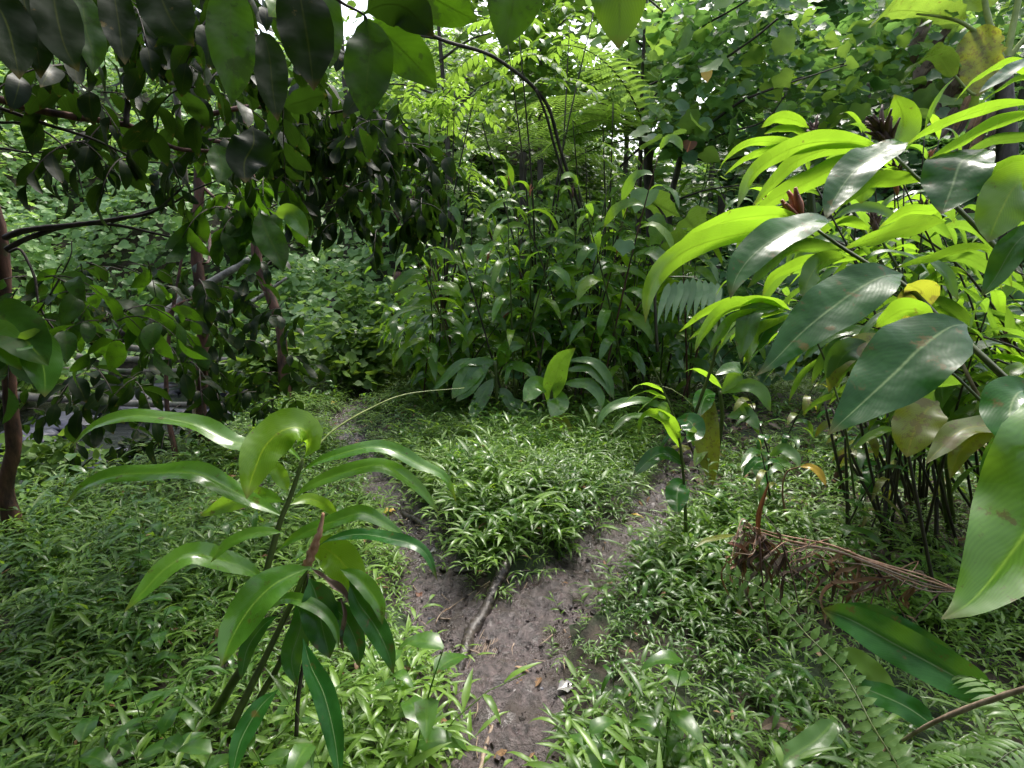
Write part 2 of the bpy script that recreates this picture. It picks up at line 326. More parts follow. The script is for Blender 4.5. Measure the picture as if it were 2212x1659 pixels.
M['log'] = solid('weathered_log', (.06, .055, .045), (.26, .24, .20), .5, 9, (1, 1, 1), .8, .01, extra=((.05, .07, .03), 4, .56))
M['root'] = solid('muddy_root', (.014, .011, .009), (.075, .06, .05), .5, 30, (1, 1, 1), .9, .008, rlo=.25)
M['straw'] = solid('dry_straw', (.16, .11, .075), (.42, .32, .24), .6, 30, (1, 1, .3), .5, .003)
M['mud'] = solid('wet_mud', (.016, .011, .011), (.112, .083, .082), .5, 34, (1, 1, 1), 1.0, .02, detail=9, extra=((.040, .027, .022), 5.5, .53), rlo=.12, spec=.6)
M['soil'] = solid('forest_soil', (.012, .009, .006), (.045, .034, .022), .8, 14, (1, 1, 1), 1, .02, extra=((.015, .03, .008), 2.5, .5))
M['rock'] = solid('wet_stone', (.02, .022, .03), (.10, .10, .135), .5, 8, (1, 1, 1), .7, .012, extra=((.04, .06, .03), 5, .6), rlo=.3, spec=.3)
M['bract'] = solid('dry_bract', (.03, .015, .010), (.14, .07, .045), .6, 30, bump=.5, dist=.003)
M['bractr'] = solid('rust_bract', (.20, .06, .025), (.45, .17, .08), .5, 25, bump=.4, dist=.002)
def water():
    m, nt, N = mat('creek_water'); L = nt.links.new
    out = N('ShaderNodeOutputMaterial'); pb = N('ShaderNodeBsdfPrincipled'); tc = N('ShaderNodeTexCoord')
    pb.inputs['Base Color'].default_value = (.022, .026, .024, 1); pb.inputs['Roughness'].default_value = .18; pb.inputs['Specular IOR Level'].default_value = .3
    mp = N('ShaderNodeMapping'); mp.inputs['Scale'].default_value = (1, 2.2, 1); L(tc.outputs['Object'], mp.inputs[0])
    ns = N('ShaderNodeTexNoise'); ns.inputs['Scale'].default_value = 5; ns.inputs['Detail'].default_value = 4; L(mp.outputs[0], ns.inputs['Vector'])
    bp = N('ShaderNodeBump'); bp.inputs['Strength'].default_value = .3; bp.inputs['Distance'].default_value = .04; L(ns.outputs['Fac'], bp.inputs['Height']); L(bp.outputs[0], pb.inputs['Normal'])
    L(pb.outputs[0], out.inputs[0]); return m
M['water'] = water()
# ================================================================ SETTING
def axis(lo, f0, f1, hi, step, grow=1.12):
    mid = list(np.arange(f0, f1 + 1e-6, step)); a = []; s = step; v = f0
    while v > lo: s *= grow; v -= s; a.append(v)
    b = []; s = step; v = mid[-1]
    while v < hi: s *= grow; v += s; b.append(v)
    return np.array(a[::-1] + mid + b)
XS = axis(-45, -3.6, 3.4, 45, .026, 1.06); YS = axis(-25, 1.0, 7.0, 60, .026, 1.05)
GX, GY = np.meshgrid(XS, YS); sd = path_sd(GX, GY)
GZ = height(GX, GY) + .010 * noise(GX, GY, 14, 3, 11) * sstep(12, 4, np.abs(GY))
inp = sstep(.03, -.05, sd) * (GY < 9)
lump = np.abs(noise(GX, GY, 26, 3, 17)); GZ = GZ + inp * (.030 * lump + .010 * noise(GX, GY, 60, 2, 21) + .02 * noise(GX, GY, 6, 2, 2))
nx, ny = len(XS), len(YS); V = np.stack([GX, GY, GZ], -1).reshape(-1, 3)
i = (np.arange(ny - 1)[:, None] * nx + np.arange(nx - 1)[None, :]).reshape(-1)
F = np.stack([i, i + 1, i + nx + 1, i + nx], 1)
fc = (sd.reshape(-1)[F].mean(1) < .0) & (V[F, 1].mean(1) < 9)
def sub(V, F):
    ids, inv = np.unique(F, return_inverse=True); return V[ids], inv.reshape(F.shape)
v, f = sub(V, F[~fc]); o = link('ground', fastmesh('ground', v, f), M['soil']); tag(o, kind='structure')
v, f = sub(V, F[fc]); o = link('path', fastmesh('path', v, f), M['mud']); tag(o, kind='structure')
# creek
WZ = -.5
wx = np.linspace(-12, -2.2, 60); wy = np.linspace(1.5, 14, 80); A, B = np.meshgrid(wx, wy)
V = np.stack([A, B, np.full_like(A, WZ) + .006 * noise(A, B, 6, 3)], -1).reshape(-1, 3)
i = (np.arange(79)[:, None] * 60 + np.arange(59)[None, :]).reshape(-1)
o = link('water', fastmesh('water', V, np.stack([i, i + 1, i + 61, i + 60], 1)), M['water']); tag(o, kind='structure')
# ---- ground cover: sprigs of narrow leaves
def grassleaf(p0, d, L, w, droop, n=4):
    return arcleaf(p0, d, L, w, droop, UP, n=n, across=2, fold=.35, wave=.05, shape='grass')
def sprig(nl, hgt, n=4, stem=True):
    b = Bag(); az = random.uniform(0, 6.28); lean = random.uniform(.3, .9)
    P = arc((0, 0, 0), (math.cos(az) * lean, math.sin(az) * lean, 1), hgt, .9, 5)
    if stem: b.add(tube(P, [.0013, .0008], 4, 5))
    C = spline(P, nl + 2)
    for k in range(nl):
        a = az + (1 if k % 2 else -1) * random.uniform(.8, 1.4); e = random.uniform(.1, .7)
        if k == nl - 1: a = az; e = .4
        b.add(grassleaf(C[k + 1], (math.cos(a), math.sin(a), e), random.uniform(.05, .098) * (1 if k else .8), random.uniform(.012, .018), random.uniform(.25, 1.15), n))
    V, F, U, R = b.get(); return V, F, U
near_t = [sprig(random.choice([6, 7, 8]), random.choice([random.uniform(.08, .2), random.uniform(.16, .34)]), 4) for _ in range(18)]
far_t = [sprig(random.choice([6, 7]), random.uniform(.10, .22), 3, False) for _ in range(10)]
def inview(x, y, z, mx=140):
    d = np.stack([x, y, z], -1) - CAM; D = d @ Fv; X = CX + FPX * (d @ Rv) / np.maximum(D, .01); Y = CY - FPX * (d @ Uv) / np.maximum(D, .01)
    return (D > .3) & (X > -mx) & (X < 2212 + mx) & (Y > -mx) & (Y < 1659 + mx * 1.6)
def cover(x0, x1, y0, y1, n, temps, name, mt, edge=-.015, smin=.75, smax=1.25, label=''):
    x = RNG.uniform(x0, x1, n); y = RNG.uniform(y0, y1, n); s = path_sd(x, y)
    clump = noise(x, y, 2.3, 3, 30)
    keep = (s > edge + .03 * RNG.normal(0, 1, n)) & (clump > -1.9 + 1.7 * RNG.random(n) * (RNG.random(n) < .5))
    z = height(x, y); keep &= (z > WZ + .16) & inview(x, y, z, 420); keep &= ~((x > 1.5 + .3 * np.sin(y * 5)) & (y > 2.3) & (y < 6.5) & (RNG.random(n) < .66))
    x, y, z, s, clump = x[keep], y[keep], z[keep], s[keep], clump[keep]; n = len(x)
    a = RNG.uniform(0, 6.28, n); c, sn, o_ = np.cos(a), np.sin(a), np.zeros(n)
    tilt = RNG.normal(0, .12, (n, 2)); Zc = unit(np.stack([tilt[:, 0], tilt[:, 1], np.ones(n)], 1))
    rot = frames(Zc, np.stack([c, sn, o_], 1))
    sc_ = RNG.uniform(smin, smax, n) * (1 + .42 * np.clip(clump, -.9, 1)) * np.where(s < .12, .8, 1)
    rnd = np.clip(.45 + .35 * noise(x, y, 1.7, 2, 14) + RNG.normal(0, .22, n), 0, 1)
    bag = scatter(temps, np.stack([x, y, z - .005], 1), rot, sc_, rnd); V, F, U, R = bag.get()
    o = link(name, fastmesh(name, V, F, U, R), mt); return tag(o, label, 'ground cover', kind='stuff')
cover(-4.2, 5.0, .6, 4.9, 21500, near_t, 'ground_cover', M['grass'], label='dense bright green ground cover of narrow leaves beside the muddy path')
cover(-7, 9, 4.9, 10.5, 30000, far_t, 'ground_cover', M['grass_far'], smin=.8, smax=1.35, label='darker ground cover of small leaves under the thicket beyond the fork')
# taller seedlings of other kinds among the cover
def seedling(w, L, hgt, nl, shape):
    b = Bag(); P = arc((0, 0, 0), (.25, .1, 1), hgt, .4, 5); b.add(tube(P, [.0018, .001], 4, 5)); C = spline(P, nl + 2)
    for k in range(nl):
        a = k * 2.4 + random.uniform(-.4, .4); b.add(arcleaf(C[k + 2], (math.cos(a), math.sin(a), random.uniform(.1, .6)), L * random.uniform(.7, 1.1), w, random.uniform(.4, 1.3), UP, n=5, across=2, shape=shape, fold=.25))
    return b.get()[:3]
cover(-3.6, 3.6, .9, 6.0, 620, [seedling(.03, .085, .2, 6, 'oval'), seedling(.04, .10, .26, 5, 'heart'), seedling(.022, .14, .24, 6, 'ginger')], 'seedlings', M['ginger'], .03, .7, 1.3, 'scattered taller seedlings with broader leaves poking through the ground cover')
cover(-.8, 1.0, 2.5, 4.8, 700, near_t, 'tall_grass', M['grass'], .07, 1.1, 1.6, 'taller tufts of ground cover on the grassy mound between the two path arms')
cover(-3.6, 3.6, .9, 6.5, 600, near_t, 'tall_grass', M['grass'], .02, 1.2, 1.6, 'taller fresh green tufts standing above the ground cover')
n = 900; x = RNG.uniform(-3, 3.4, n); y = RNG.uniform(1.2, 6, n); z = height(x, y) + np.where(path_sd(x, y) < 0, .014, .07)
tl = [leaf(np.array([(0, 0, 0), (0, .35, .06), (0, .7, .05), (0, 1, 0)]), w_, UP, n=6, across=2, shape='oval', fold=f_, wave=.15) for w_, f_ in ((.3, .4), (.2, .8), (.4, .2))]
bag = scatter(tl, np.stack([x, y, z], 1), frames(unit(UP + .4 * rdir(n, -1, 1)), rdir(n, -.2, .2)), RNG.uniform(.02, .07, n)); V, F, U, R = bag.get()
tag(link('leaf_litter', fastmesh('leaf_litter', V, F, U, R), M['dead']), 'small dead leaf scraps scattered over the mud path and ground cover', 'leaf litter', kind='stuff')
# soil crumbs on the path
n = 24000; x = RNG.uniform(-1.6, 1.7, n); y = RNG.uniform(1, 5.5, n); k = path_sd(x, y) < .02; x, y = x[k], y[k]; n = len(x)
cub = np.array([[-1,-1,-1],[1,-1,-1],[1,1,-1],[-1,1,-1],[-.8,-.7,1],[.7,-.8,1],[.8,.7,.8],[-.6,.8,.9]], float) * .5
cf = np.array([[0,3,2,1],[4,5,6,7],[0,1,5,4],[1,2,6,5],[2,3,7,6],[3,0,4,7]])
zz = height(x, y) + .012
bag = scatter([(cub, cf, np.zeros((8, 2)))], np.stack([x, y, zz], 1), frames(rdir(n, -1, 1), rdir(n, -1, 1)), RNG.gamma(1.4, .0028, n) + .0015)
V, F, U, R = bag.get(); tag(link('soil_crumbs', fastmesh('soil_crumbs', V, F, U, R, False), M['mud']), 'crumbs of wet brown soil and grit scattered over the muddy path', 'soil', kind='stuff')
# leaf litter in the shade of the right clump
n = 1500; x = RNG.uniform(1.3, 4.0, n); y = RNG.uniform(2.2, 6.0, n); z = height(x, y) + .012
tl = [leaf(np.array([(0, 0, 0), (0, .35, .06), (0, .7, .05), (0, 1, 0)]), w_, UP, n=6, across=2, shape='oval', fold=f_, wave=.15) for w_, f_ in ((.3, .4), (.2, .8), (.4, .2))]
bag = scatter(tl, np.stack([x, y, z], 1), frames(unit(UP + .5 * rdir(n, -1, 1)), rdir(n, -.2, .2)), RNG.uniform(.05, .16, n)); V, F, U, R = bag.get()
tag(link('leaf_litter', fastmesh('leaf_litter', V, F, U, R), M['deadgrey']), 'brown leaf litter on the shaded ground under the right ginger clump', 'leaf litter', kind='stuff')
n = 420; x = RNG.uniform(-1.6, 1.7, n); y = RNG.uniform(1, 5.5, n); k = path_sd(x, y) < .05; x, y = x[k], y[k]; n = len(x); z = height(x, y) + .018
tw = [tube([(0, 0, 0), (.03 * q, .5, .04), (0, 1, 0)], [.035, .02], 5, 6) for q in (1, -2, 3)]
bag = scatter(tw, np.stack([x, y, z], 1), frames(unit(UP + .15 * rdir(n, -1, 1)), rdir(n, -.08, .08)), RNG.uniform(.02, .11, n)); V, F, U, R = bag.get()
tag(link('twig_litter', fastmesh('twig_litter', V, F, U, R), M['straw']), 'thin broken twigs and straws littering the muddy path', 'twig litter', kind='stuff')
# ---- leaf masses on the slopes behind
def slope_mass(x0, x1, y0, y1, n, temps, name, mt, s0, s1, lift, label, seed=0, keepf=None):
    x = RNG.uniform(x0, x1, n); y = RNG.uniform(y0, y1, n); z = height(x, y, False)
    k = z > -.25
    if keepf is not None: k &= keepf(x, y, z)
    k &= inview(x, y, z + lift * .5, 520)
    x, y, z = x[k], y[k], z[k]; n = len(x)
    e = .15; gx = (height(x + e, y, False) - z) / e; gy = (height(x, y + e, False) - z) / e
    nn = unit(np.stack([-gx, -gy, np.ones(n)], 1)); big = .5 + .6 * noise(x, y, 1.3, 4, 22)
    off = lift * RNG.random(n) ** .7 * (.15 + 1.5 * np.clip(big, 0, 1.3) ** 1.5)
    pos = np.stack([x, y, z], 1) + nn * off[:, None]
    Z = unit(unit(nn + np.array([0, -.2, .7])) + .55 * rdir(n, -1, 1)); rot = frames(Z, rdir(n, -.6, .2) + np.array([0, -.4, -.5]))
    bag = scatter(temps, pos, rot, RNG.uniform(s0, s1, n), np.clip(.45 + .35 * noise(x, y, .9, 2, 33) + RNG.normal(0, .25, n), 0, 1))
    V, F, U, R = bag.get(); return tag(link(name, fastmesh(name, V, F, U, R), mt), label, 'undergrowth', kind='stuff')
slope_mass(-24, -1.2, 7.5, 27, 95000, [HEART, LOBED, BROAD], 'vine_undergrowth', M['vine'], .08, .23, .75, 'pale green leafy vines covering the slope beyond the creek')
slope_mass(-14, -6.1, 1.0, 7.6, 14000, [HEART, LOBED, BROAD], 'bank_undergrowth', M['vine'], .08, .22, .5, 'leafy vines covering the far bank left of the leaning tree')
slope_mass(-2.2, 4.5, 8.8, 19, 26000, [OVAL, BROAD, HEART], 'thicket_undergrowth', M['fern'], .10, .22, .9, 'tangled leafy undergrowth on the slope behind the ginger thicket')
slope_mass(3.5, 20, 4.5, 25, 46000, [LOBED, HEART], 'hillside_undergrowth', M['lobed'], .14, .30, .8, 'dense broad leafed undergrowth on the hillside behind the right ginger clump', keepf=lambda x, y, z: (y > 8.5) | (x > 4.6))
# ================================================================ PLANT HELPERS
def P3(pts, D0, D1):
    n = len(pts); q = np.array([(p[0], p[1]) for p in pts], float); s = np.r_[0, np.cumsum(np.hypot(*np.diff(q, axis=0).T))]; s /= s[-1]
    return np.array([pt(p[0], p[1], p[2] if len(p) > 2 else D0 + (D1 - D0) * t) for p, t in zip(pts, s)])
def hint(P, face):
    f0, f1 = face if isinstance(face, tuple) else (face, face); c0, c1 = unit(CAM - P[0]), unit(CAM - P[-1])
    g = lambda f, c: unit((1 - abs(f)) * UP + f * c)
    return np.array([g(f0, c0), g(f1, c1)])
def PL(par, pts, D0, D1, w, face=.5, mt='ginger', name='leaf', n=22, label=None, across=6, **k):
    P = P3(pts, D0, D1); W = w * (D0 + D1) / 2 / FPX
    o = part(name, leaf(P, W, hint(P, face), n=n, across=across, **k), M[mt], par)
    if label: o['label'] = label
    return o
def PT(par, pts, D0, D1, r, mt='stem', name='stem', seg=8, rough=.04):
    P = P3(pts, D0, D1); r = [v * (D0 + D1) / 2 / FPX / 2 for v in (r if isinstance(r, (list, tuple)) else [r, r])]
    return part(name, tube(P, r, seg, max(8, len(P) * 5), rough), M[mt], par)
def head_shape(p, d, s, n=18, spread=.7):
    b = Bag(); d = unit(d)
    for k in range(n):
        q = unit(d + spread * random.uniform(.3, 1) * unit(np.cross(rdir(1, -1, 1)[0], d))); t = random.uniform(0, .45) * s
        o = p + d * t; L = s * random.uniform(.35, .62)
        b.add(tube([o, o + q * L * .5 + d * L * .1, o + q * L], [s * .028, s * .05, s * .018], 5, 6, .1))
    b.add(tube([p - d * s * .2, p + d * s * .25, p + d * s * .6], [s * .05, s * .12, s * .05], 7, 7, .12)); return b
# ================================================================ LEFT FOREGROUND GINGER
g = gpt(454, 1548); D = depth(g)
T = thing('ginger_plant', 'young ginger plant in the ground cover left of the path, thin shoot on top', 'ginger plant', g)
PT(T, [(452,1560,D),(500,1480,1.66),(533,1422,1.66),(558,1332,1.68),(572,1249,1.7),(605,1128,1.72),(628,1071,1.74),(655,990,1.76)], D, 1.75, [22, 18, 14, 8])
PL(T, [(655,1000),(610,962),(515,958),(432,921),(342,902),(277,899),(202,922),(148,972)], 1.76, 1.62, 53, .35, 'fresh', wave=.10)
PL(T, [(655,998),(668,950),(650,925),(610,930),(572,965),(552,1010),(540,1045),(533,1078)], 1.76, 1.55, 96, (.25, .95), 'gingery', fold=.2, wave=.1, label='broad glossy leaf folding over the top of the stem')
PL(T, [(620,1120),(580,1100),(538,1078),(455,1034),(412,1021),(340,1022),(252,1026),(180,1051),(137,1098)], 1.74, 1.6, 57, .42, 'fresh', wave=.09)
PL(T, [(648,1024),(672,1005),(720,985),(798,966),(852,974),(906,1003),(953,1024),(974,1053),(985,1085)], 1.74, 1.82, 38, .45, 'fresh')
PL(T, [(630,1082),(660,1055),(708,1033),(798,1006),(845,1013),(895,1046),(924,1075),(949,1112)], 1.74, 1.8, 40, .5, 'fresh')
PL(T, [(622,1062),(600,1020),(585,1000),(572,990)], 1.74, 1.74, 34, .6, 'gingery')
PL(T, [(615,1085),(570,1072),(520,1078),(470,1098),(432,1114)], 1.75, 1.85, 45, .8, 'fresh')
PL(T, [(625,1090),(665,1078),(700,1090),(735,1118)], 1.78, 1.95, 29, .7, 'gingery')
PL(T, [(572,1256),(545,1235),(504,1218),(450,1202),(405,1200),(355,1230),(313,1274),(268,1322)], 1.69, 1.45, 57, .55, 'fresh')
PL(T, [(598,1190),(640,1160),(690,1138),(756,1114),(790,1110),(848,1141),(885,1172)], 1.7, 1.75, 40, .5, 'fresh')
PL(T, [(690,1178),(715,1165),(780,1154),(852,1166),(895,1177),(924,1202),(945,1255)], 1.68, 1.6, 36, .35, 'gingerd')
PL(T, [(672,1225),(640,1238),(590,1264),(540,1314),(500,1380),(478,1440)], 1.66, 1.46, 86, (.45, .8), 'fresh', fold=.3, label='wide dark green leaf bending down to the left')
PL(T, [(576,1321),(600,1300),(630,1293),(684,1312),(720,1350),(733,1402)], 1.64, 1.56, 31, .5, 'fresh')
PL(T, [(665,1195),(700,1185),(735,1210),(763,1260),(769,1312)], 1.7, 1.62, 79, .95, 'gingery', fold=.12)
PL(T, [(668,1250),(684,1290),(695,1350),(713,1422)], 1.64, 1.58, 79, .9, 'gingerd')
PL(T, [(755,1255),(773,1300),(812,1355),(838,1410),(850,1455)], 1.62, 1.55, 52, .8, 'gingerd')
PL(T, [(655,1380),(672,1440),(700,1500),(722,1590),(735,1690)], 1.5, 1.35, 50, .7, 'gingerd')
PL(T, [(600,1490),(560,1530),(520,1600),(500,1680)], 1.5, 1.36, 44, .8, 'gingerd')
for pts, w, f, m in (([(600,1330),(570,1350),(535,1400),(520,1470)], 34, .7, 'gingerd'), ([(640,1300),(650,1350),(630,1420),(640,1480)], 52, .85, 'gingerd'), ([(735,1230),(775,1250),(815,1300),(826,1350)], 40, .6, 'fresh'),
                     ([(700,1300),(740,1330),(770,1390),(775,1440)], 50, .8, 'gingerd'), ([(612,1150),(560,1150),(500,1170),(455,1215)], 30, .5, 'fresh')): PL(T, pts, 1.64, 1.58, w, f, m)
for pts, r in (([(662,1222),(648,1264),(590,1386),(540,1487),(500,1570)], [12, 14, 18]), ([(665,1245),(640,1330),(605,1430),(560,1510),(525,1600)], [9, 12, 15]),
               ([(664,1240),(668,1340),(658,1420),(645,1500),(640,1590)], [7, 8, 9])):
    PT(T, pts, 1.68, 1.58, r, 'stem' if r[0] > 8 else 'stemd')
PL(T, [(672,1228),(700,1250),(740,1283),(779,1330)], 1.63, 1.6, 26, .4, 'deadgrey', name='withered_leaf', fold=.9, wave=.25, label='shrivelled brown hanging leaf')
PL(T, [(735,1290),(745,1330),(738,1380),(742,1412)], 1.6, 1.6, 17, .4, 'deadgrey', name='withered_leaf', fold=.9, wave=.25)
PT(T, [(698,1108),(690,1150),(676,1190),(662,1222)], 1.68, 1.68, [6, 16, 22], 'stalk', 'broken_stalk', rough=.2)
PT(T, [(668,985),(720,930),(800,882),(880,851),(1003,838)], 1.76, 2.1, [5, 3, 1.6], 'stemy', 'shoot', 5, 0)
# ================================================================ RIGHT FOREGROUND GINGERS
B1 = np.array([2.05, 1.15, float(height(2.05, 1.15))])
def rstem(T, pts, D0, D1, r, base, mt='stem'):
    P = np.vstack([P3(pts, D0, D1), [base]]); r = [v * D0 / FPX / 2 for v in r]
    return part('stem', tube(P, r, 9, 40, .03), M[mt], T)
T = thing('ginger_plant', 'leaning ginger stalk with a split rusty seed head and two very wide glossy leaves', 'ginger plant', B1, 'ginger stalks leaning in from the right')
rstem(T, [(1740,476),(1794,518),(1862,562),(1909,589),(1956,614),(2028,686),(2086,736),(2201,848),(2330,1000)], 1.45, .95, [6, 12, 17, 20, 24], B1)
PL(T, [(1949,592),(1900,600),(1834,638),(1740,711),(1668,783),(1632,812)], 1.22, 1.08, 128, (.55, .95), 'gingerd', shape='lance', fold=.16, wave=.05, n=30, across=10, label='broad glossy dark leaf slanting down left')
PL(T, [(2086,700),(2050,708),(1990,750),(1938,801),(1848,884),(1787,940)], 1.06, .94, 172, (.6, .95), 'gingerd', shape='lance', fold=.12, wave=.05, n=30, across=10, label='largest glossy dark leaf with a pale midrib')
PL(T, [(1812,512),(1780,478),(1740,482),(1668,518),(1618,560),(1588,605),(1578,645)], 1.42, 1.25, 90, (.35, .85), 'gingerd', fold=.2, n=26, across=8)
PL(T, [(1745,478),(1700,468),(1668,464),(1578,476),(1506,506),(1438,560)], 1.45, 1.35, 50, (-.6, -.5), 'gingery')
PL(T, [(1770,496),(1700,490),(1614,503),(1524,524),(1470,549),(1423,592),(1400,640),(1394,699)], 1.45, 1.2, 62, (-.55, -.75), 'gingery', n=28, label='long bright yellow green leaf arching down to a point')
PL(T, [(1830,552),(1776,536),(1704,542),(1661,576),(1614,622)], 1.4, 1.35, 52, (-.4, -.6), 'ginger')
PL(T, [(1828,556),(1776,566),(1747,603),(1735,645)], 1.38, 1.3, 50, -.7, 'gingery')
PL(T, [(1862,560),(1758,562),(1704,580),(1668,600),(1646,641)], 1.4, 1.5, 30, -.6, 'gingery')
PL(T, [(1690,446),(1632,457),(1560,470),(1502,503)], 1.5, 1.45, 30, -.5, 'gingery')
PL(T, [(1960,614),(1990,630),(1975,655),(1945,700)], 1.25, 1.3, 70, -.6, 'olive')
PL(T, [(2020,680),(1960,668),(1915,690),(1893,708)], 1.2, 1.25, 60, -.5, 'gingery')
p, q = pt(1735, 480, 1.45), pt(1700, 405, 1.45)
b = Bag()
for a, s in (((1702,412), 1.0), ((1688,432), .8), ((1718,405), 1.1), ((1706,428), .7), ((1696,440), .6)):
    e = pt(a[0], a[1], 1.45 + random.uniform(-.03, .03)); b.add(tube([p, (p + e) / 2 + .006 * rdir(1)[0], e], [.004, .011 * s, .004], 6, 8, .1))
part('seed_head', b, M['bractr'], T)
B2 = np.array([2.6, 1.5, float(height(2.6, 1.5))])
T = thing('ginger_plant', 'ginger stalk topped by the largest dark spiky flower head and an upright yellow leaf', 'ginger plant', B2, 'ginger stalks leaning in from the right')
rstem(T, [(1918,318),(1949,353),(1999,400),(2057,439),(2100,482),(2154,536),(2208,594),(2330,760)], 1.8, 1.3, [6, 13, 18, 22], B2)
PL(T, [(1949,335),(1962,318),(1940,308),(1902,331),(1848,367),(1805,425),(1783,474)], 1.75, 1.55, 88, (.3, .85), 'gingerd', fold=.2, n=26, across=8)
PL(T, [(2128,322),(2100,338),(2075,352),(2056,405),(2034,463)], 1.6, 1.5, 128, (.3, .95), 'gingerd', fold=.15, across=8, label='glossy leaf hanging like a triangle')
PL(T, [(1909,320),(1830,306),(1740,311),(1668,342),(1618,389),(1592,452)], 1.78, 1.6, 54, (-.6, -.6), 'gingery', n=26)
PL(T, [(1902,324),(1812,318),(1722,347),(1675,390),(1625,445)], 1.8, 1.7, 48, (-.6, -.6), 'gingery')
PL(T, [(1900,345),(1812,362),(1740,396),(1668,432),(1622,466)], 1.8, 1.75, 58, (-.65, -.6), 'gingery')
PL(T, [(1994,392),(1920,388),(1866,400),(1812,448)], 1.75, 1.75, 46, (-.6, -.6), 'gingery')
PL(T, [(2042,479),(1956,493),(1884,515),(1822,536)], 1.6, 1.5, 66, (-.7, -.5), 'gingery', fold=.1)
PL(T, [(2060,440),(2010,455),(1960,458),(1900,490)], 1.7, 1.8, 34, -.5, 'gingery')
PL(T, [(1915,322),(1945,290),(1950,250),(1932,204)], 1.82, 1.85, 70, -.95, 'gingery', fold=.25, label='upright yellow leaf with an orange tip')
PL(T, [(2150,540),(2100,535),(2028,554),(1935,578)], 1.5, 1.5, 38, -.5, 'gingery')
PL(T, [(1880,365),(1868,400),(1860,440)], 1.8, 1.8, 48, -.9, 'ginger')
part('flower_head', head_shape(pt(1924,322,1.8), pt(1885,228,1.8) - pt(1924,322,1.8), .155, 26, .8), M['bract'], T)
def gstalk(label, pts, D0, D1, leaves, head=None, base=None, r=(5, 10, 14), group='ginger stalks leaning in from the right', mt='stem', name='ginger_plant', cat='ginger plant'):
    base = gpt(*base) if base is not None and len(base) == 2 else np.array(base)
    T = thing(name, label, cat, base, group); rstem(T, pts, D0, D1, r, base, mt)
    for lf in leaves: PL(T, *lf[:5], **(lf[5] if len(lf) > 5 else {}))
    if head: part('flower_head', head_shape(pt(*head[0]), pt(*head[1]) - pt(*head[0]), head[2], 20, .6), M['bract'], T)
    return T
gstalk('ginger stalk behind, topped by a small brown dried head between slim arched yellow leaves', [(1762,306),(1800,380),(1850,470),(1920,600),(1990,760)], 2.5, 2.4, [
  ([(1747,276),(1715,259),(1675,256),(1644,276)], 2.5, 2.5, 30, -.6, dict(mt='gingery')),
  ([(1745,300),(1716,279),(1675,280),(1650,290)], 2.5, 2.5, 18, -.6, dict(mt='gingery')),
  ([(1760,322),(1718,313),(1650,306),(1603,317),(1567,346),(1549,376)], 2.5, 2.3, 30, -.5, dict(mt='gingery')),
  ([(1758,330),(1704,318),(1650,328),(1596,353),(1563,380)], 2.5, 2.4, 26, -.5, dict(mt='gingery')),
  ([(1780,345),(1830,330),(1870,350),(1900,390)], 2.5, 2.5, 34, -.5, dict(mt='ginger'))],
  ((1762,308,2.5), (1758,256,2.5), .12), (2050,1150))
gstalk('ginger stalk whose small dark head shows low inside the right clump', [(1890,500),(1920,545),(1960,620),(2010,760)], 2.3, 2.3, [
  ([(1885,500),(1830,480),(1780,500),(1740,560)], 2.3, 2.2, 36, -.5, dict(mt='gingery')),
  ([(1905,520),(1960,480),(2010,480),(2060,520)], 2.3, 2.3, 36, -.5, dict(mt='ginger')),
  ([(1920,545),(1870,545),(1820,580),(1790,640)], 2.3, 2.2, 40, -.5, dict(mt='gingery')),
  ([(1940,580),(1990,560),(2040,590),(2070,650)], 2.3, 2.3, 40, .4, dict(mt='ginger'))],
  ((1893,502,2.3), (1885,452,2.3), .11), (2060,1130))
gstalk('ginger stalk at the right edge with long yellow leaves raised towards the banana plant', [(2230,240),(2260,330),(2290,450),(2330,620)], 1.7, 1.5, [
  ([(2240,222),(2180,226),(2100,245),(2010,281),(1954,315)], 1.7, 1.6, 36, -.6, dict(mt='gingery')),
  ([(2250,248),(2190,256),(2118,284),(2046,324),(2000,348)], 1.7, 1.6, 46, -.6, dict(mt='gingery')),
  ([(2260,300),(2180,300),(2110,320),(2060,360)], 1.7, 1.7, 36, -.5, dict(mt='ginger')),
  ([(2250,180),(2190,140),(2118,166),(2060,222)], 1.9, 1.8, 36, -.5, dict(mt='gingery')),
  ([(2250,170),(2200,172),(2130,215),(2085,262)], 1.9, 1.8, 30, -.5, dict(mt='gingery')),
  ([(2235,125),(2200,140),(2150,175),(2115,200)], 1.8, 1.7, 30, .7, dict(mt='gingerd')),
  ([(2260,350),(2190,360),(2120,385),(2085,420)], 1.6, 1.6, 50, -.6, dict(mt='gingery')),
  ([(2260,380),(2200,395),(2160,460),(2134,524)], 1.45, 1.4, 104, -.85, dict(mt='gingery', fold=.1)),
  ([(2270,480),(2200,520),(2150,600),(2120,640)], 1.4, 1.4, 60, .6, dict(mt='gingerd'))], None, (2.9, 1.8, 0), (8, 16, 20))
gstalk('ginger stalk at the right edge bearing the nearest, biggest drooping leaf', [(2230,850),(2260,960),(2290,1100)], .95, .8, [
  ([(2240,850),(2200,848),(2180,900),(2195,975)], .95, .85, 110, .8, dict(mt='gingerd')),
  ([(2235,925),(2195,960),(2170,1030),(2152,1110)], 1.0, 1.0, 92, .7, dict(mt='gingerd')),
  ([(2420,800),(2350,930),(2250,1100),(2150,1240),(2090,1305),(2034,1337)], .85, .74, 270, .85, dict(mt='fresh', shape='lance', fold=.16, n=30, across=10, wave=.09))], None, (1.5, .9, 0), (14, 20, 24))
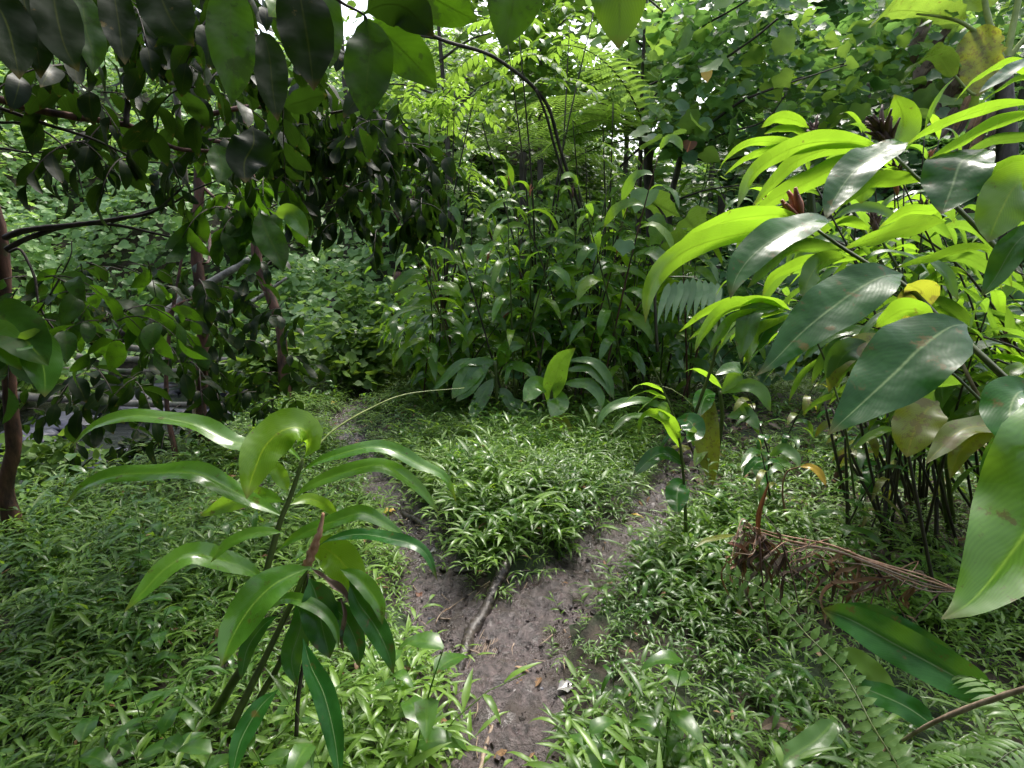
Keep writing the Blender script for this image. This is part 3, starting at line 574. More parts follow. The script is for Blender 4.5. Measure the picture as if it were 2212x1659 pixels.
gstalk('low ginger stalk with spotted yellowing leaves under the two widest glossy leaves', [(1960,740),(2050,800),(2150,900),(2230,1000)], 1.45, 1.3, [
  ([(2028,868),(2000,888),(1975,930),(1958,988)], 1.4, 1.35, 96, .85, dict(mt='olive')),
  ([(2210,912),(2136,918),(2075,930),(2030,970),(2000,1002)], 1.35, 1.3, 60, .4, dict(mt='olive')),
  ([(2200,915),(2130,930),(2075,975),(2052,1035)], 1.35, 1.3, 50, .7, dict(mt='olive')),
  ([(1930,722),(1860,745),(1810,790),(1790,848)], 1.5, 1.5, 50, .6, dict(mt='olive')),
  ([(2080,830),(2030,830),(1990,870),(1960,905)], 1.5, 1.5, 60, -.5, dict(mt='ginger')),
  ([(1880,740),(1830,760),(1805,800),(1808,838)], 1.5, 1.5, 60, .8, dict(mt='ginger'))], None, (1.9, 1.6, 0))
# small fan of arched leaves left of the clump
gstalk('slender ginger shoot with a fan of narrow arched yellow leaves left of the right clump', [(1712,668),(1760,730),(1800,830),(1830,950)], 2.0, 2.2, [
  ([(1708,670),(1668,651),(1632,650),(1600,660)], 2.0, 1.95, 24, -.5, dict(mt='gingery')),
  ([(1646,652),(1580,650),(1524,675),(1488,700),(1466,718)], 2.0, 1.95, 22, -.6, dict(mt='gingery')),
  ([(1700,668),(1632,651),(1560,672),(1517,722),(1500,762)], 2.0, 1.9, 34, -.6, dict(mt='gingery')),
  ([(1700,672),(1650,680),(1589,686),(1553,726),(1531,766)], 2.0, 1.9, 32, -.6, dict(mt='gingery')),
  ([(1690,662),(1629,668),(1610,720),(1599,778)], 2.0, 1.9, 50, .6, dict(mt='ginger')),
  ([(1720,680),(1682,700),(1639,718),(1618,755),(1616,786)], 2.0, 1.9, 44, -.6, dict(mt='gingery')),
  ([(1640,655),(1570,672),(1530,700),(1486,735)], 2.0, 1.95, 20, -.6, dict(mt='ginger')),
  ([(1735,690),(1700,690),(1655,712),(1628,762)], 2.0, 1.95, 56, .5, dict(mt='gingerd'))], None, (1850,1110), (4, 6, 8))
# ---- generated ginger stalks
def side_of(a): return np.array([math.cos(a), math.sin(a), 0])
def ginger(base, tip, nl, L, w, mts, label, group, az, droop=1.5, start=.3, sr=.008, headp=0, n=10, bend=.12, name='ginger_plant', stem='stem', across=4, flip=False):
    base = np.asarray(base, float); tip = np.asarray(tip, float); T = thing(name, label, 'ginger plant', base, group)
    h = np.linalg.norm(tip - base); mid = base * .45 + tip * .55 + UP * h * bend
    C = spline([base, mid, tip], 40); part('stem', tube(C[::3], [sr, sr * .8, sr * .35], 6, 14, .05), M[stem], T)
    for k in range(nl):
        t = start + (1 - start) * (k + 1) / nl; i = min(39, int(t * 39)); td = unit(C[min(39, i + 1)] - C[max(0, i - 1)])
        a = az + (0 if k % 2 else math.pi) + random.uniform(-.35, .35)
        d = unit(td * random.uniform(.3, .7) + side_of(a)); s = (1 - .35 * abs(2 * (k + 1) / nl - 1.1)) * random.uniform(.85, 1.12)
        if k == nl - 1: d = unit(td + .3 * side_of(a)); s *= .8
        part('leaf', arcleaf(C[i], d, L * s, w * s * random.uniform(.85, 1.1), droop * random.uniform(.6, 1.25), unit(UP + random.uniform(-.2, 1.3) * unit(CAM - C[i]) * (1 if not flip else -1) + .3 * rdir(1, -1, 1)[0]), n=n, across=across, fold=.2, wave=.07), M[random.choice(mts)], T)
    if headp and random.random() < headp: part('flower_head', head_shape(C[-1], C[-1] - C[-4], .11, 9, .6), M[random.choice(['bract', 'bractr'])], T)
    return T
G = 'ginger stalks crowding the right clump'
for k in range(46):
    bx, by = random.uniform(1.75, 3.6), random.uniform(2.3, 4.4)
    if k > 36: tx, ty, D = random.uniform(1850, 2260), random.uniform(680, 930), random.uniform(2.3, 3.2)
    elif k < 28: tx, ty, D = random.uniform(1590, 2230), random.uniform(360, 700), random.uniform(2.0, 3.1)
    else: tx, ty, D = random.uniform(1850, 2250), random.uniform(250, 420), random.uniform(2.6, 3.4)
    tip = pt(tx, ty, D); bx = max(bx, tip[0] + .3); by = tip[1] + random.uniform(-.2, .7)
    ginger((bx, by, float(height(bx, by))), tip, random.randint(10, 14), random.uniform(.34, .50), random.uniform(.045, .07), ['ginger', 'ginger', 'gingery'],
           ('low' if k > 36 else 'mid height' if k < 28 else 'tall') + ' ginger stalk packed into the dense right clump behind the glossy leaves', G, math.pi + random.uniform(-.3, .5), 1.6, .35, n=12, headp=.15, stem='stemd', flip=k % 3 > 0)
for k in range(18):
    bx, by = random.uniform(1.45, 3.1), random.uniform(2.5, 4.3); bz = float(height(bx, by))
    ginger((bx, by, bz), (bx + random.uniform(-.25, .2), by - random.uniform(-.1, .25), bz + random.uniform(.35, .75)), random.randint(5, 8), random.uniform(.2, .34), random.uniform(.04, .065), ['gingerd', 'ginger', 'olive'],
           'short dark ginger shoot among the bare stalks below the right clump', 'short shoots under the right clump', random.uniform(0, 3.1), 1.5, .25, .006, 0, 8, .05, stem='stemd', across=2)
for k in range(16):                           # dark stalks under the clump
    x = random.uniform(1780, 2160); g0 = gpt(x, random.uniform(1080, 1190)); e = g0 + np.array([random.uniform(-.35, .25), random.uniform(-.1, .3), random.uniform(.5, .8)])
    single('dead_stalk', tube([g0 - UP * .03, (g0 + e) / 2 + .03 * rdir(1)[0], e], [.011, .009, .006], 7, 10, .1), M['stemd'], 'bare dark stalk rising from the shaded ground under the right ginger clump', 'dead stalk', 'dark stalks under the right clump')
g0 = gpt(1806, 1062); single('broken_stump', tube([g0 - UP * .05, g0 + UP * .12, g0 + np.array([.01, 0, .28])], [.03, .024, .016], 9, 10, .14), M['barkr'], 'short reddish brown broken stump below the tip of the largest glossy leaf', 'stump')
g0 = pt(2140, 900, 2.4); single('dead_stalk', tube([pt(2145, 925, 2.3), pt(2110, 850, 2.35), pt(2076, 780, 2.4), pt(2060, 730, 2.4)], [.011, .010, .008, .005], 7, 12, .1), M['straw'], 'pale reddish dry stalk slanting through the dark gap right of the largest glossy leaf', 'dead stalk')
# ================================================================ CENTRAL THICKET
G = 'ginger stalks of the central thicket'
for k in range(84):
    X = random.uniform(880, 1500); y = random.uniform(5.6, 8.2); z = 0
    bx = (X - CX) / FPX * y; bz = float(height(bx, y)); hgt = random.choice([random.uniform(.8, 1.5), random.uniform(1.4, 2.3), random.uniform(1.9, 2.75)]) * (1 if X > 960 else .75)
    tip = np.array([bx + random.uniform(-.85, .7), y - random.uniform(-.1, .7), bz + hgt])
    ginger((bx, y, bz), tip, random.randint(10, 14), random.uniform(.40, .60), random.uniform(.085, .13), ['ginger', 'gingery', 'fresh', 'gingery'] if hgt > 1.7 else ['ginger', 'fresh', 'gingery', 'ginger'],
           ('tallest' if hgt > 2.2 else 'middling' if hgt > 1.5 else 'low') + ' leafy ginger stalk in the ' + ('left part' if X < 1080 else 'middle' if X < 1300 else 'right part') + ' of the thicket behind the fork', G, random.uniform(-1.3, 1.3), 1.6, .18, .011, .22, 8, .05, stem=random.choice(['stem', 'stem', 'stemd', 'barkr']), across=2)
for k in range(16):
    X = random.uniform(900, 1480); y = random.uniform(5.4, 7.2); bx = (X - CX) / FPX * y; g0 = np.array([bx, y, float(height(bx, y)) - .03]); e = g0 + np.array([random.uniform(-.35, .35), random.uniform(-.2, .2), random.uniform(.8, 1.7)])
    single('dead_stalk', tube([g0, (g0 + e) / 2 + .05 * rdir(1)[0], e], [.013, .010, .006], 6, 10, .1), M[random.choice(['barkr', 'straw', 'stemd'])], 'bare dry stalk among the lower stems of the central ginger thicket', 'dead stalk', 'dry stalks in the central thicket')
# sprouts in front of the thicket
def sprout(label, b, lvs, st, name='ginger_sprout', group=None):
    T = thing(name, label, 'ginger sprout', gpt(*b), group); D = depth(gpt(*b))
    for s in st: PT(T, s[0], D, D - .05, s[1], s[2] if len(s) > 2 else 'stem')
    for l in lvs: PL(T, l[0], D + (l[4] if len(l) > 4 else 0), D - .2, l[1], l[2], l[3], n=14, across=4)
    return T
sprout('low sprout with a fan of wide dull leaves before the thicket, left of its twin', (1075,905), [
 ([(1079,792),(1097,754),(1133,747)], 34, .7, 'fresh'), ([(1068,783),(1032,792),(996,833),(976,862)], 48, .75, 'fresh'), ([(1072,780),(1045,785),(1010,840),(985,868)], 40, .8, 'fresh'),
 ([(1070,790),(1000,785),(960,820),(930,850)], 24, .5, 'fresh'), ([(1068,815),(1045,850),(1025,890),(1015,915)], 34, .8, 'fresh'), ([(1070,840),(1090,850),(1108,885),(1112,900)], 26, .7, 'ginger'),
 ([(1082,800),(1110,790),(1140,800),(1160,825)], 26, .6, 'fresh'), ([(1075,860),(1110,870),(1150,900),(1160,920)], 24, .6, 'ginger')], [([(1075,910),(1074,860),(1070,780)], 8)])
sprout('low sprout with an upright glossy leaf before the thicket, right of its twin', (1192,960), [
 ([(1183,872),(1196,830),(1212,782),(1243,752)], 50, .85, 'fresh'), ([(1188,840),(1160,832),(1145,850),(1131,868)], 44, .8, 'fresh'), ([(1190,850),(1205,870),(1190,900)], 50, .9, 'fresh'),
 ([(1225,782),(1241,778),(1284,783),(1313,819),(1326,864)], 24, .5, 'ginger'), ([(1215,800),(1270,798),(1305,828),(1320,858)], 24, .5, 'ginger'), ([(1215,828),(1269,830),(1295,855),(1300,885)], 30, .6, 'fresh'),
 ([(1190,875),(1212,920),(1237,970)], 42, .8, 'olive'), ([(1190,890),(1188,940),(1192,975)], 26, .8, 'olive'), ([(1270,870),(1295,875),(1300,905)], 34, .7, 'ginger')], [([(1192,962),(1192,900),(1195,830),(1225,780)], 8)])
sprout('slim upright sprout with arched bright yellow leaves beside the right path arm', (1482,1200), [
 ([(1452,905),(1439,885),(1392,866),(1338,873),(1306,891),(1286,933)], 26, .5, 'ginger'), ([(1435,850),(1421,838),(1385,830),(1360,846)], 16, -.4, 'gingery'), ([(1440,860),(1400,846),(1370,855),(1345,872)], 16, -.4, 'gingery'),
 ([(1440,862),(1420,858),(1395,875),(1378,892)], 24, -.5, 'gingery'), ([(1445,870),(1440,880),(1430,905)], 36, -.8, 'gingery'), ([(1470,970),(1457,938),(1440,906),(1405,893),(1385,908),(1378,936)], 36, -.5, 'gingery'),
 ([(1420,895),(1385,898),(1350,905),(1318,940)], 18, .5, 'ginger'), ([(1480,1010),(1471,997),(1440,980),(1410,988),(1366,1030)], 38, .6, 'gingerd'), ([(1462,905),(1490,910),(1500,935),(1485,955)], 50, .7, 'gingerd'),
 ([(1482,1040),(1466,1050),(1462,1085),(1466,1112)], 52, .85, 'gingerd'), ([(1470,930),(1480,925),(1505,935)], 26, .5, 'gingery')],
 [([(1482,1205),(1481,1120),(1474,1000),(1460,915),(1440,860),(1402,772)], [8, 7, 5, 1.5])])
sprout('leafy sprout with one big olive leaf hanging to the ground beyond the right path arm', (1535,1055), [
 ([(1545,850),(1530,860),(1525,930),(1540,1050)], 56, .85, 'olive'), ([(1582,853),(1600,870),(1625,905),(1640,942)], 22, .7, 'gingery'), ([(1545,850),(1525,855),(1515,880),(1512,900)], 44, .7, 'gingerd'),
 ([(1555,850),(1600,800),(1575,798),(1545,810)], 40, .5, 'ginger'), ([(1560,840),(1520,806),(1495,798),(1477,806)], 22, -.3, 'gingery'), ([(1560,850),(1600,835),(1640,842),(1665,890)], 34, .6, 'ginger'),
 ([(1570,900),(1610,895),(1640,930)], 34, .6, 'ginger'), ([(1560,960),(1520,968),(1508,990),(1500,1010)], 30, .5, 'gingery')], [([(1535,1060),(1550,980),(1560,900),(1555,845)], 8)])
sprout('small ginger sprout with pale drooping leaves under the low yellowing leaves', (1660,1120), [
 ([(1660,985),(1630,975),(1610,995),(1600,1010)], 22, .5, 'ginger'), ([(1662,985),(1690,970),(1715,985),(1728,1010)], 28, .6, 'ginger'), ([(1660,1000),(1640,1015),(1655,1035),(1670,1040)], 26, .8, 'gingerd'),
 ([(1662,990),(1690,1000),(1710,1010)], 20, .5, 'ginger')], [([(1660,1125),(1662,1050),(1660,985)], 5)])
g0 = gpt(1553, 945); single('grass_shoot', tube([g0, pt(1500, 880, 3.9), pt(1460, 845, 3.9), pt(1416, 830, 3.9)], [.004, .003, .0015], 5, 16), M['stemy'], 'thin pale arching grass shoot crossing the slim sprout with bright yellow leaves', 'grass shoot')
# ================================================================ LEFT DARK TREES
def ltemp(shape, w, droop, n=6, across=2, fold=.25):
    return leaf(np.array([(0, 0, 0), (0, .35, .03), (0, .7, -.02 - droop * .1), (0, 1, -.08 - droop * .3)]), w, UP, n=n, across=across, shape=shape, fold=fold, wave=.05)
TL = [ltemp('oval', .50, .2), ltemp('oval', .54, .6), ltemp('oval', .44, .9), ltemp('oval', .52, .3, fold=.4), ltemp('oval', .46, 1.2, fold=.1)]
def twigs(specs, Lleaf, nleaf=(6, 10), hang=.9, tl=(.25, .5), r=.003, dirb=None, dens=1.0):
    """leafy twigs: returns bag of leaves and bag of twig wood; specs = start points"""
    W = Bag(); pos = []; Y = []; Z = []; S = []
    for p in specs:
        d = rdir(1, -.5, .3)[0]
        if dirb is not None: d = unit(d + dirb)
        L = random.uniform(*tl); C = spline(arc(p, d, L, .8, 5), 16)
        W.add(tube(C[::3], [r, r * .5], 5, 7))
        n = random.randint(*nleaf)
        for k in range(n):
            i = min(15, int((k + 1) / n * 15)); td = unit(C[i] - C[max(0, i - 2)]); s = unit(np.cross(td, UP)) * (1 if k % 2 else -1)
            y = unit(td * random.uniform(.2, .8) + s * random.uniform(.4, 1) + np.array([0, 0, -hang * random.uniform(.3, 1.6)])) if k < n - 1 else unit(td + [0, 0, -.4])
            pos.append(C[i]); Y.append(y); Z.append(unit(UP * .7 + rdir(1, -.3, 1)[0])); S.append(Lleaf * random.uniform(.65, 1.2))
    return np.array(pos), np.array(Y), np.array(Z), np.array(S), W
def leafbag(pos, Y, Z, S, temps):
    X = np.cross(Y, Z); X = unit(X); Zn = np.cross(X, Y); return scatter(temps, pos, np.stack([X, Y, Zn], -1), S)
def crown(T, specs, Lleaf, mt, temps=TL, name='crown', twig='barkd', **k):
    pos, Y, Z, S, W = twigs(specs, Lleaf, **k); partmix(name, leafbag(pos, Y, Z, S, temps), M[mt], W, M[twig], T)
def region(n, box, D, excl=None):
    out = []
    while len(out) < n:
        x = random.uniform(box[0], box[2]); y = random.uniform(box[1], box[3])
        if excl and not excl(x, y): continue
        out.append(pt(x, y, random.uniform(*D)))
    return out
gA = gpt(40, 1172); DA = depth(gA)
TA = thing('leaning_tree', 'slender reddish tree at the left edge with dark leafy boughs reaching over the creek', 'tree', gA)
P = np.vstack([gA - UP * .05, P3([(40,1165),(12,1060),(30,970),(22,860),(12,700),(4,520),(-20,420),(-60,230),(-40,0),(40,-220)], DA, DA - .5)])
part('trunk', tube(P, [.045, .036, .032, .030, .026, .022, .02, .016], 10, 70, .06), M['barkr'], TA)
for pts, D0, D1, r, m in [
  ([(-60,195),(60,232),(160,252),(280,272),(380,320),(462,326),(520,330)], 2.0, 2.3, [18, 15, 11, 5], 'barkr'),
  ([(-60,212),(90,265),(200,300),(300,345),(352,352)], 2.05, 2.2, [9, 7, 3], 'barkd'),
  ([(272,270),(276,230),(285,170),(322,135),(420,121),(520,118)], 2.15, 2.2, [12, 10, 8, 5], 'barkd'),
  ([(10,514),(60,497),(180,484),(260,472),(330,458),(372,425),(398,400)], 2.7, 2.6, [14, 12, 8, 4], 'barkd'),
  ([(14,540),(60,515),(150,488),(240,485),(330,503),(410,522)], 2.7, 2.7, [12, 9, 6, 4], 'barkd'),
  ([(240,480),(300,462),(370,440),(420,410),(470,390)], 2.7, 2.7, [7, 5, 3], 'barkd'),
  ([(20,545),(45,540),(75,600),(85,660),(120,715),(170,760)], 2.6, 2.5, [6, 5, 3], 'barkd'),
  ([(60,700),(100,650),(150,560),(155,520)], 2.5, 2.5, [3, 4, 2], 'barkd'),
  ([(0,265),(60,268),(120,300),(160,350),(180,420)], 2.3, 2.3, [6, 4, 2], 'barkd'),
  ([(0,320),(80,330),(150,315),(230,290)], 2.4, 2.4, [5, 4, 2], 'barkd')]:
    PT(TA, pts, D0, D1, r, m, 'branch', 7, .07)
random.seed(21)
# unseen leaf roof added for shade; the boughs' own leaves follow
def shade_leaves(T, n, x0, x1, y0, y1, z0, z1, f=None):
    P = np.stack([RNG.uniform(x0, x1, n), RNG.uniform(y0, y1, n), RNG.uniform(z0, z1, n)], 1)
    if f is not None: P = P[f(P[:, 0], P[:, 1], P[:, 2])]
    n = len(P); part('crown', scatter([BROAD, OVAL], P, frames(unit(UP + .7 * rdir(n, -1, 1)), rdir(n, -.9, .1)), RNG.uniform(.16, .34, n)), M['thick'], T)  # called crown here, though it is only an added light blocker
shade_leaves(TA, 6500, -6, 1.0, -1, 2.6, 3.0, 4.4, lambda x, y, z: (x < -1.6) | (y < .75))  # unseen leaf roof over the near left, added to darken what hangs below
ex1 = lambda x, y: (y < 330 - .00 * x) and not (x > 640 and y < 60 and False)
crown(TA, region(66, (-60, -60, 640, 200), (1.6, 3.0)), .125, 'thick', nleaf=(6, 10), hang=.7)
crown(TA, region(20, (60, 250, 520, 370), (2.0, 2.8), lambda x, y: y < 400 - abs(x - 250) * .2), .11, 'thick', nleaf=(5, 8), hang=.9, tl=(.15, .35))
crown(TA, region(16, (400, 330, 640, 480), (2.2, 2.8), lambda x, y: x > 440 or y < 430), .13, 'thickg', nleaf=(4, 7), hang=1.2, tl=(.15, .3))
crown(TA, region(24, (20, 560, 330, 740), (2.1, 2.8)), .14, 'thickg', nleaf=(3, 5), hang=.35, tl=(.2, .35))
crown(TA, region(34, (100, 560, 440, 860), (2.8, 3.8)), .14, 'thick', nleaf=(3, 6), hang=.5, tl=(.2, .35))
NK = dict(fold=.12, shape='oval', wave=.05, n=18)
for pts, w, m, D in [([(640,-60),(655,30),(668,110),(678,196)], 118, 'thick', .95), ([(500,-60),(498,60),(505,150),(500,228)], 98, 'thickg', 1.1), ([(787,32),(800,90),(793,170),(788,258)], 104, 'thickg', 1.0),
                     ([(795,40),(840,80),(890,130),(945,192)], 96, 'thickg', 1.05), ([(785,30),(830,10),(880,20),(938,80)], 90, 'thick', .95), ([(880,-60),(930,-10),(980,20),(1032,46)], 100, 'thickg', 1.0),
                     ([(700,-40),(712,60),(716,120),(712,150)], 60, 'thickg', 1.15), ([(800,150),(780,200),(750,240),(742,255)], 46, 'thick', 1.3), ([(-40,-40),(10,40),(30,110),(42,172)], 100, 'thick', 1.0),
                     ([(40,-60),(60,40),(80,110),(88,170)], 80, 'thick', 1.05), ([(110,-60),(120,20),(140,100),(170,155)], 90, 'thick', 1.05), ([(175,-30),(185,60),(200,110),(200,160)], 70, 'thickg', 1.2),
                     ([(240,-50),(255,40),(262,90),(270,140)], 70, 'thick', 1.1), ([(330,-60),(350,0),(380,60),(420,100)], 110, 'thick', 1.1), ([(560,60),(580,110),(590,200),(600,262)], 70, 'thick', 1.3),
                     ([(590,-40),(600,0),(592,22),(580,36)], 60, 'gingery', 1.3), ([(545,270),(548,310),(528,350),(530,395)], 84, 'thick', 1.5), ([(560,455),(575,500),(600,550),(612,588)], 62, 'thickg', 1.8),
                     ([(590,462),(625,460),(650,490),(662,516)], 44, 'ginger', 1.9), ([(610,230),(650,220),(680,210),(708,205)], 50, 'thick', 1.4), ([(460,310),(475,340),(480,370),(470,395)], 52, 'thickg', 1.7)]:
    PL(TA, pts, D, D * .96, w, .85, m, **NK)
PT(TA, [(640,-40),(700,-20),(745,10),(786,32),(800,60)], 1.0, 1.0, [9, 7, 4], 'barkd', 'branch', 7)
PT(TA, [(786,30),(850,-10),(930,-50)], 1.0, 1.05, [5, 4], 'barkd', 'branch', 7)
PT(TA, [(715,245),(760,235),(800,215),(830,170),(860,140)], 1.4, 1.3, [6, 5, 3], 'barkd', 'branch', 7)
PL(TA, [(-40,655),(10,690),(60,740),(104,790)], 1.2, 1.1, 110, .85, 'thickg', fold=.3); PL(TA, [(40,770),(75,740),(95,800),(97,858)], 1.15, 1.1, 74, .8, 'ginger', fold=.1); PL(TA, [(-60,700),(-10,720),(20,760),(45,800)], 1.15, 1.1, 70, .8, 'ginger')
gB = gpt(446, 975)
TB = thing('slender_tree', 'upright reddish barked young tree on the creek bank, second trunk from the left edge', 'tree', gB); DB = depth(gB)
part('trunk', tube(np.vstack([gB - UP * .05, P3([(446,970),(432,880),(438,760),(434,640),(424,540),(430,430),(430,330),(434,200),(450,40),(470,-150)], DB, DB - .3)]), [.055, .045, .042, .04, .034, .028, .022], 10, 60, .07), M['barkr'], TB)
for pts, r in [([(428,470),(450,500),(452,560),(438,570)], [8, 7, 6]), ([(430,350),(412,330),(425,300),(438,262)], [7, 7, 5]), ([(432,640),(380,660),(340,700),(250,760)], [6, 5, 3]), ([(434,400),(480,440),(540,470),(600,440)], [8, 6, 3]), ([(436,250),(560,230),(700,250),(830,330)], [12, 9, 5]), ([(436,300),(600,330),(740,400),(860,430)], [10, 7, 4])]:
    PT(TB, pts, DB - .1, DB - .6, r, 'barkr', 'branch', 7, .08)
crown(TB, region(56, (600, 170, 900, 400), (2.8, 4.0), lambda x, y: y > 150 + (x - 600) * .2), .135, 'thick', nleaf=(6, 9), hang=1.1, tl=(.2, .4))
crown(TB, region(26, (640, 380, 930, 500), (3.2, 4.0), lambda x, y: y < 520 - (930 - x) * .0 and x > 640), .13, 'thick', nleaf=(5, 8), hang=2.0, tl=(.15, .3))
crown(TB, region(20, (40, 740, 440, 960), (3.9, 4.9)), .12, 'thick', nleaf=(4, 6), hang=.5, tl=(.2, .45))
crown(TB, region(50, (380, 560, 660, 880), (3.9, 5.0)), .15, 'thick', nleaf=(4, 6), hang=.6, tl=(.2, .4))
gC = gpt(622, 880); DC = depth(gC)
TC = thing('slender_tree', 'thin reddish trunk leaning left above the creek bank, third from the left edge', 'tree', gC)
part('trunk', tube(np.vstack([gC - UP * .05, P3([(620,870),(612,800),(605,704),(576,621),(556,560),(550,480),(540,380),(520,250),(480,60)], DC, DC - .4)]), [.06, .052, .05, .045, .04, .03], 10, 50, .07), M['barkr'], TC)
crown(TC, region(20, (450, 100, 700, 330), (4.6, 5.4)), .17, 'thick', nleaf=(6, 9), hang=1.2)
def thin(name, label, cat, pts, D0, D1, r, m, group=None, ground=True):
    P = P3(pts, D0, D1); Dm = (D0 + D1) / 2; return single(name, tube(P, [v * Dm / FPX / 2 for v in r], 8, len(P) * 6, .08), M[m], label, cat, group)
d1 = depth(gpt(382, 1010)); thin('sapling_stem', 'thin bare reddish sapling stem just left of the second trunk from the left edge', 'sapling', [(384,1015),(375,960),(361,880),(360,783),(371,686),(385,600),(400,520)], d1, d1 + .2, [12, 9, 8, 4], 'barkr')
thin('dead_stick', 'pale pinkish stick propped against the foot of the second trunk from the left', 'stick', [(396,1005),(405,960),(418,900),(425,800),(428,770)], d1 + .1, d1 + .3, [9, 7, 4], 'straw')
gS = gpt(760, 790); DS = depth(gS)
b = Bag(); b.add(tube(np.vstack([gS - UP * .1, P3([(760,780),(745,735),(728,690),(716,655)], DS, DS)]), [.16, .12, .10, .085], 12, 16, .08))
for a in range(7): e = pt(712 + random.uniform(-14, 16), 650 - random.uniform(0, 22), DS); b.add(tube([pt(718 + random.uniform(-8, 8), 668, DS), e], [.03, .006], 8, 5, .1))
single('tree_stump', b, M['barkd'], 'dark rotten tree stump with a jagged leaning top beyond the left path arm', 'stump')
gS = gpt(862, 780); DS = depth(gS); single('tree_stump', tube(np.vstack([gS - UP * .1, P3([(862,765),(863,700),(860,640),(858,588)], DS, DS)]), [.085, .075, .07, .06], 12, 20, .07), M['barkr'], 'short upright reddish trunk stub between the dark rotten stump and the thicket', 'stump')
# ---- fallen logs and boulders in the creek
LG = 'fallen logs across the creek'
for k, (a, b_, r, m, lab) in enumerate([((-40,850),(480,876),13,'log','pale fallen log lying lowest across the creek, just above the boulders'), ((-60,792),(430,800),11,'log','long pale fallen log across the creek, second lowest of the bare logs'),
        ((60,765),(470,778),12,'log','mossy grey fallen log behind the two long pale ones'), ((240,745),(640,790),10,'log','thin grey fallen log reaching right past the second trunk'),
        ((230,720),(470,690),12,'barkd','dark fallen bough lying askew over the pale logs'), ((250,700),(540,560),16,'log','mossy log rising to the right behind the second trunk'),
        ((430,700),(620,600),7,'log','thin pale branch rising right between the second and third trunks'), ((290,705),(420,620),13,'log','pale barkless log slanting up behind the second trunk')]):
    y0 = a[1]; D = [6.9, 8.1, 8.8, 8.4, 8.2, 8.8, 7.6, 8.6][k]
    p0, p1 = pt(*a, D), pt(*b_, D + .5); mid = (p0 + p1) / 2 + np.array([0, .1, -.06]); R = r * D / FPX / 2 * 1.5
    single('fallen_log', tube([p0, mid, p1], [R, R * .9, R * .6], 10, 30, .07), M[m], lab, 'log', LG)
def boulder(p, s, label, group='boulders in the creek', mt='rock'):
    import bmesh
    bm = bmesh.new(); bmesh.ops.create_icosphere(bm, subdivisions=4, radius=1); V = np.array([v.co[:] for v in bm.verts]); F = np.array([[v.index for v in f.verts] for f in bm.faces]); bm.free()
    a = random.uniform(0, 9); q = V * 1.0; d = 1 + .16 * noise(V[:, 0] * 1.5 + a, V[:, 1] * 1.5 + V[:, 2] * 1.7, 1.4, 4, 8) + .04 * noise(V[:, 0] + a, V[:, 2] * 2 + V[:, 1], 7, 3, 2)
    V = V * d[:, None] * np.array(s) + np.asarray(p); return single('boulder', (V, F, None), M[mt], label, 'boulder', group)
for (x, y, sx, lab) in [(285, 895, .52, 'large bluish grey wet boulder in the creek under the pale logs'), (375, 900, .22, 'small brownish wet boulder right of the large bluish one'), (140, 930, .4, 'dark wet boulder half hidden behind the foliage at the left of the creek'),
                        (470, 905, .32, 'grey boulder behind the second trunk at the water edge'), (350, 850, .3, 'low grey boulder touching the pale logs'), (500, 850, .3, 'dark boulder at the foot of the bank right of the second trunk'),
                        (255, 1010, .30, 'flat dark wet stone near the bank between the two upper left leaves'), (200, 1040, .2, 'small dark wet stone beside the flat one near the bank'), (60, 960, .35, 'dark boulder right of the leaning tree in the creek'), (420, 820, .3, 'grey boulder wedged beneath the mossy log'), (560, 960, .16, 'pale wet stone on the bank under the third trunk')]:
    p = flat(x, y, WZ + (.0 if x < 540 else .45)); boulder(p + UP * sx * .12, (sx, sx * .8, sx * .42), lab)
# extra low foliage on the near creek bank
def clumpmass(name, cx, cy, rx, ry, n, temps, mt, s0, s1, h0, h1, label, cat, kind='stuff', group=None, spread=1.0):
    a = RNG.uniform(0, 6.28, n); r = np.sqrt(RNG.random(n)); x = cx + rx * r * np.cos(a); y = cy + ry * r * np.sin(a); z = height(x, y, False) + RNG.uniform(0, 1, n) ** .8 * (h0 + (h1 - h0) * (1 - r))
    Z = unit(UP * 1.0 + .8 * rdir(n, -1, 1) + np.array([0, -.3, 0])); bag = scatter(temps, np.stack([x, y, z], 1), frames(Z, rdir(n, -.7, .1) + [0, -.3, -.3]), RNG.uniform(s0, s1, n)); V, F, U, R = bag.get()
    b = np.array([cx, cy, float(height(cx, cy, False))]); o = link(name, fastmesh(name, V - b, F, U, R), M[mt], None, b); return tag(o, label, cat, group, kind)
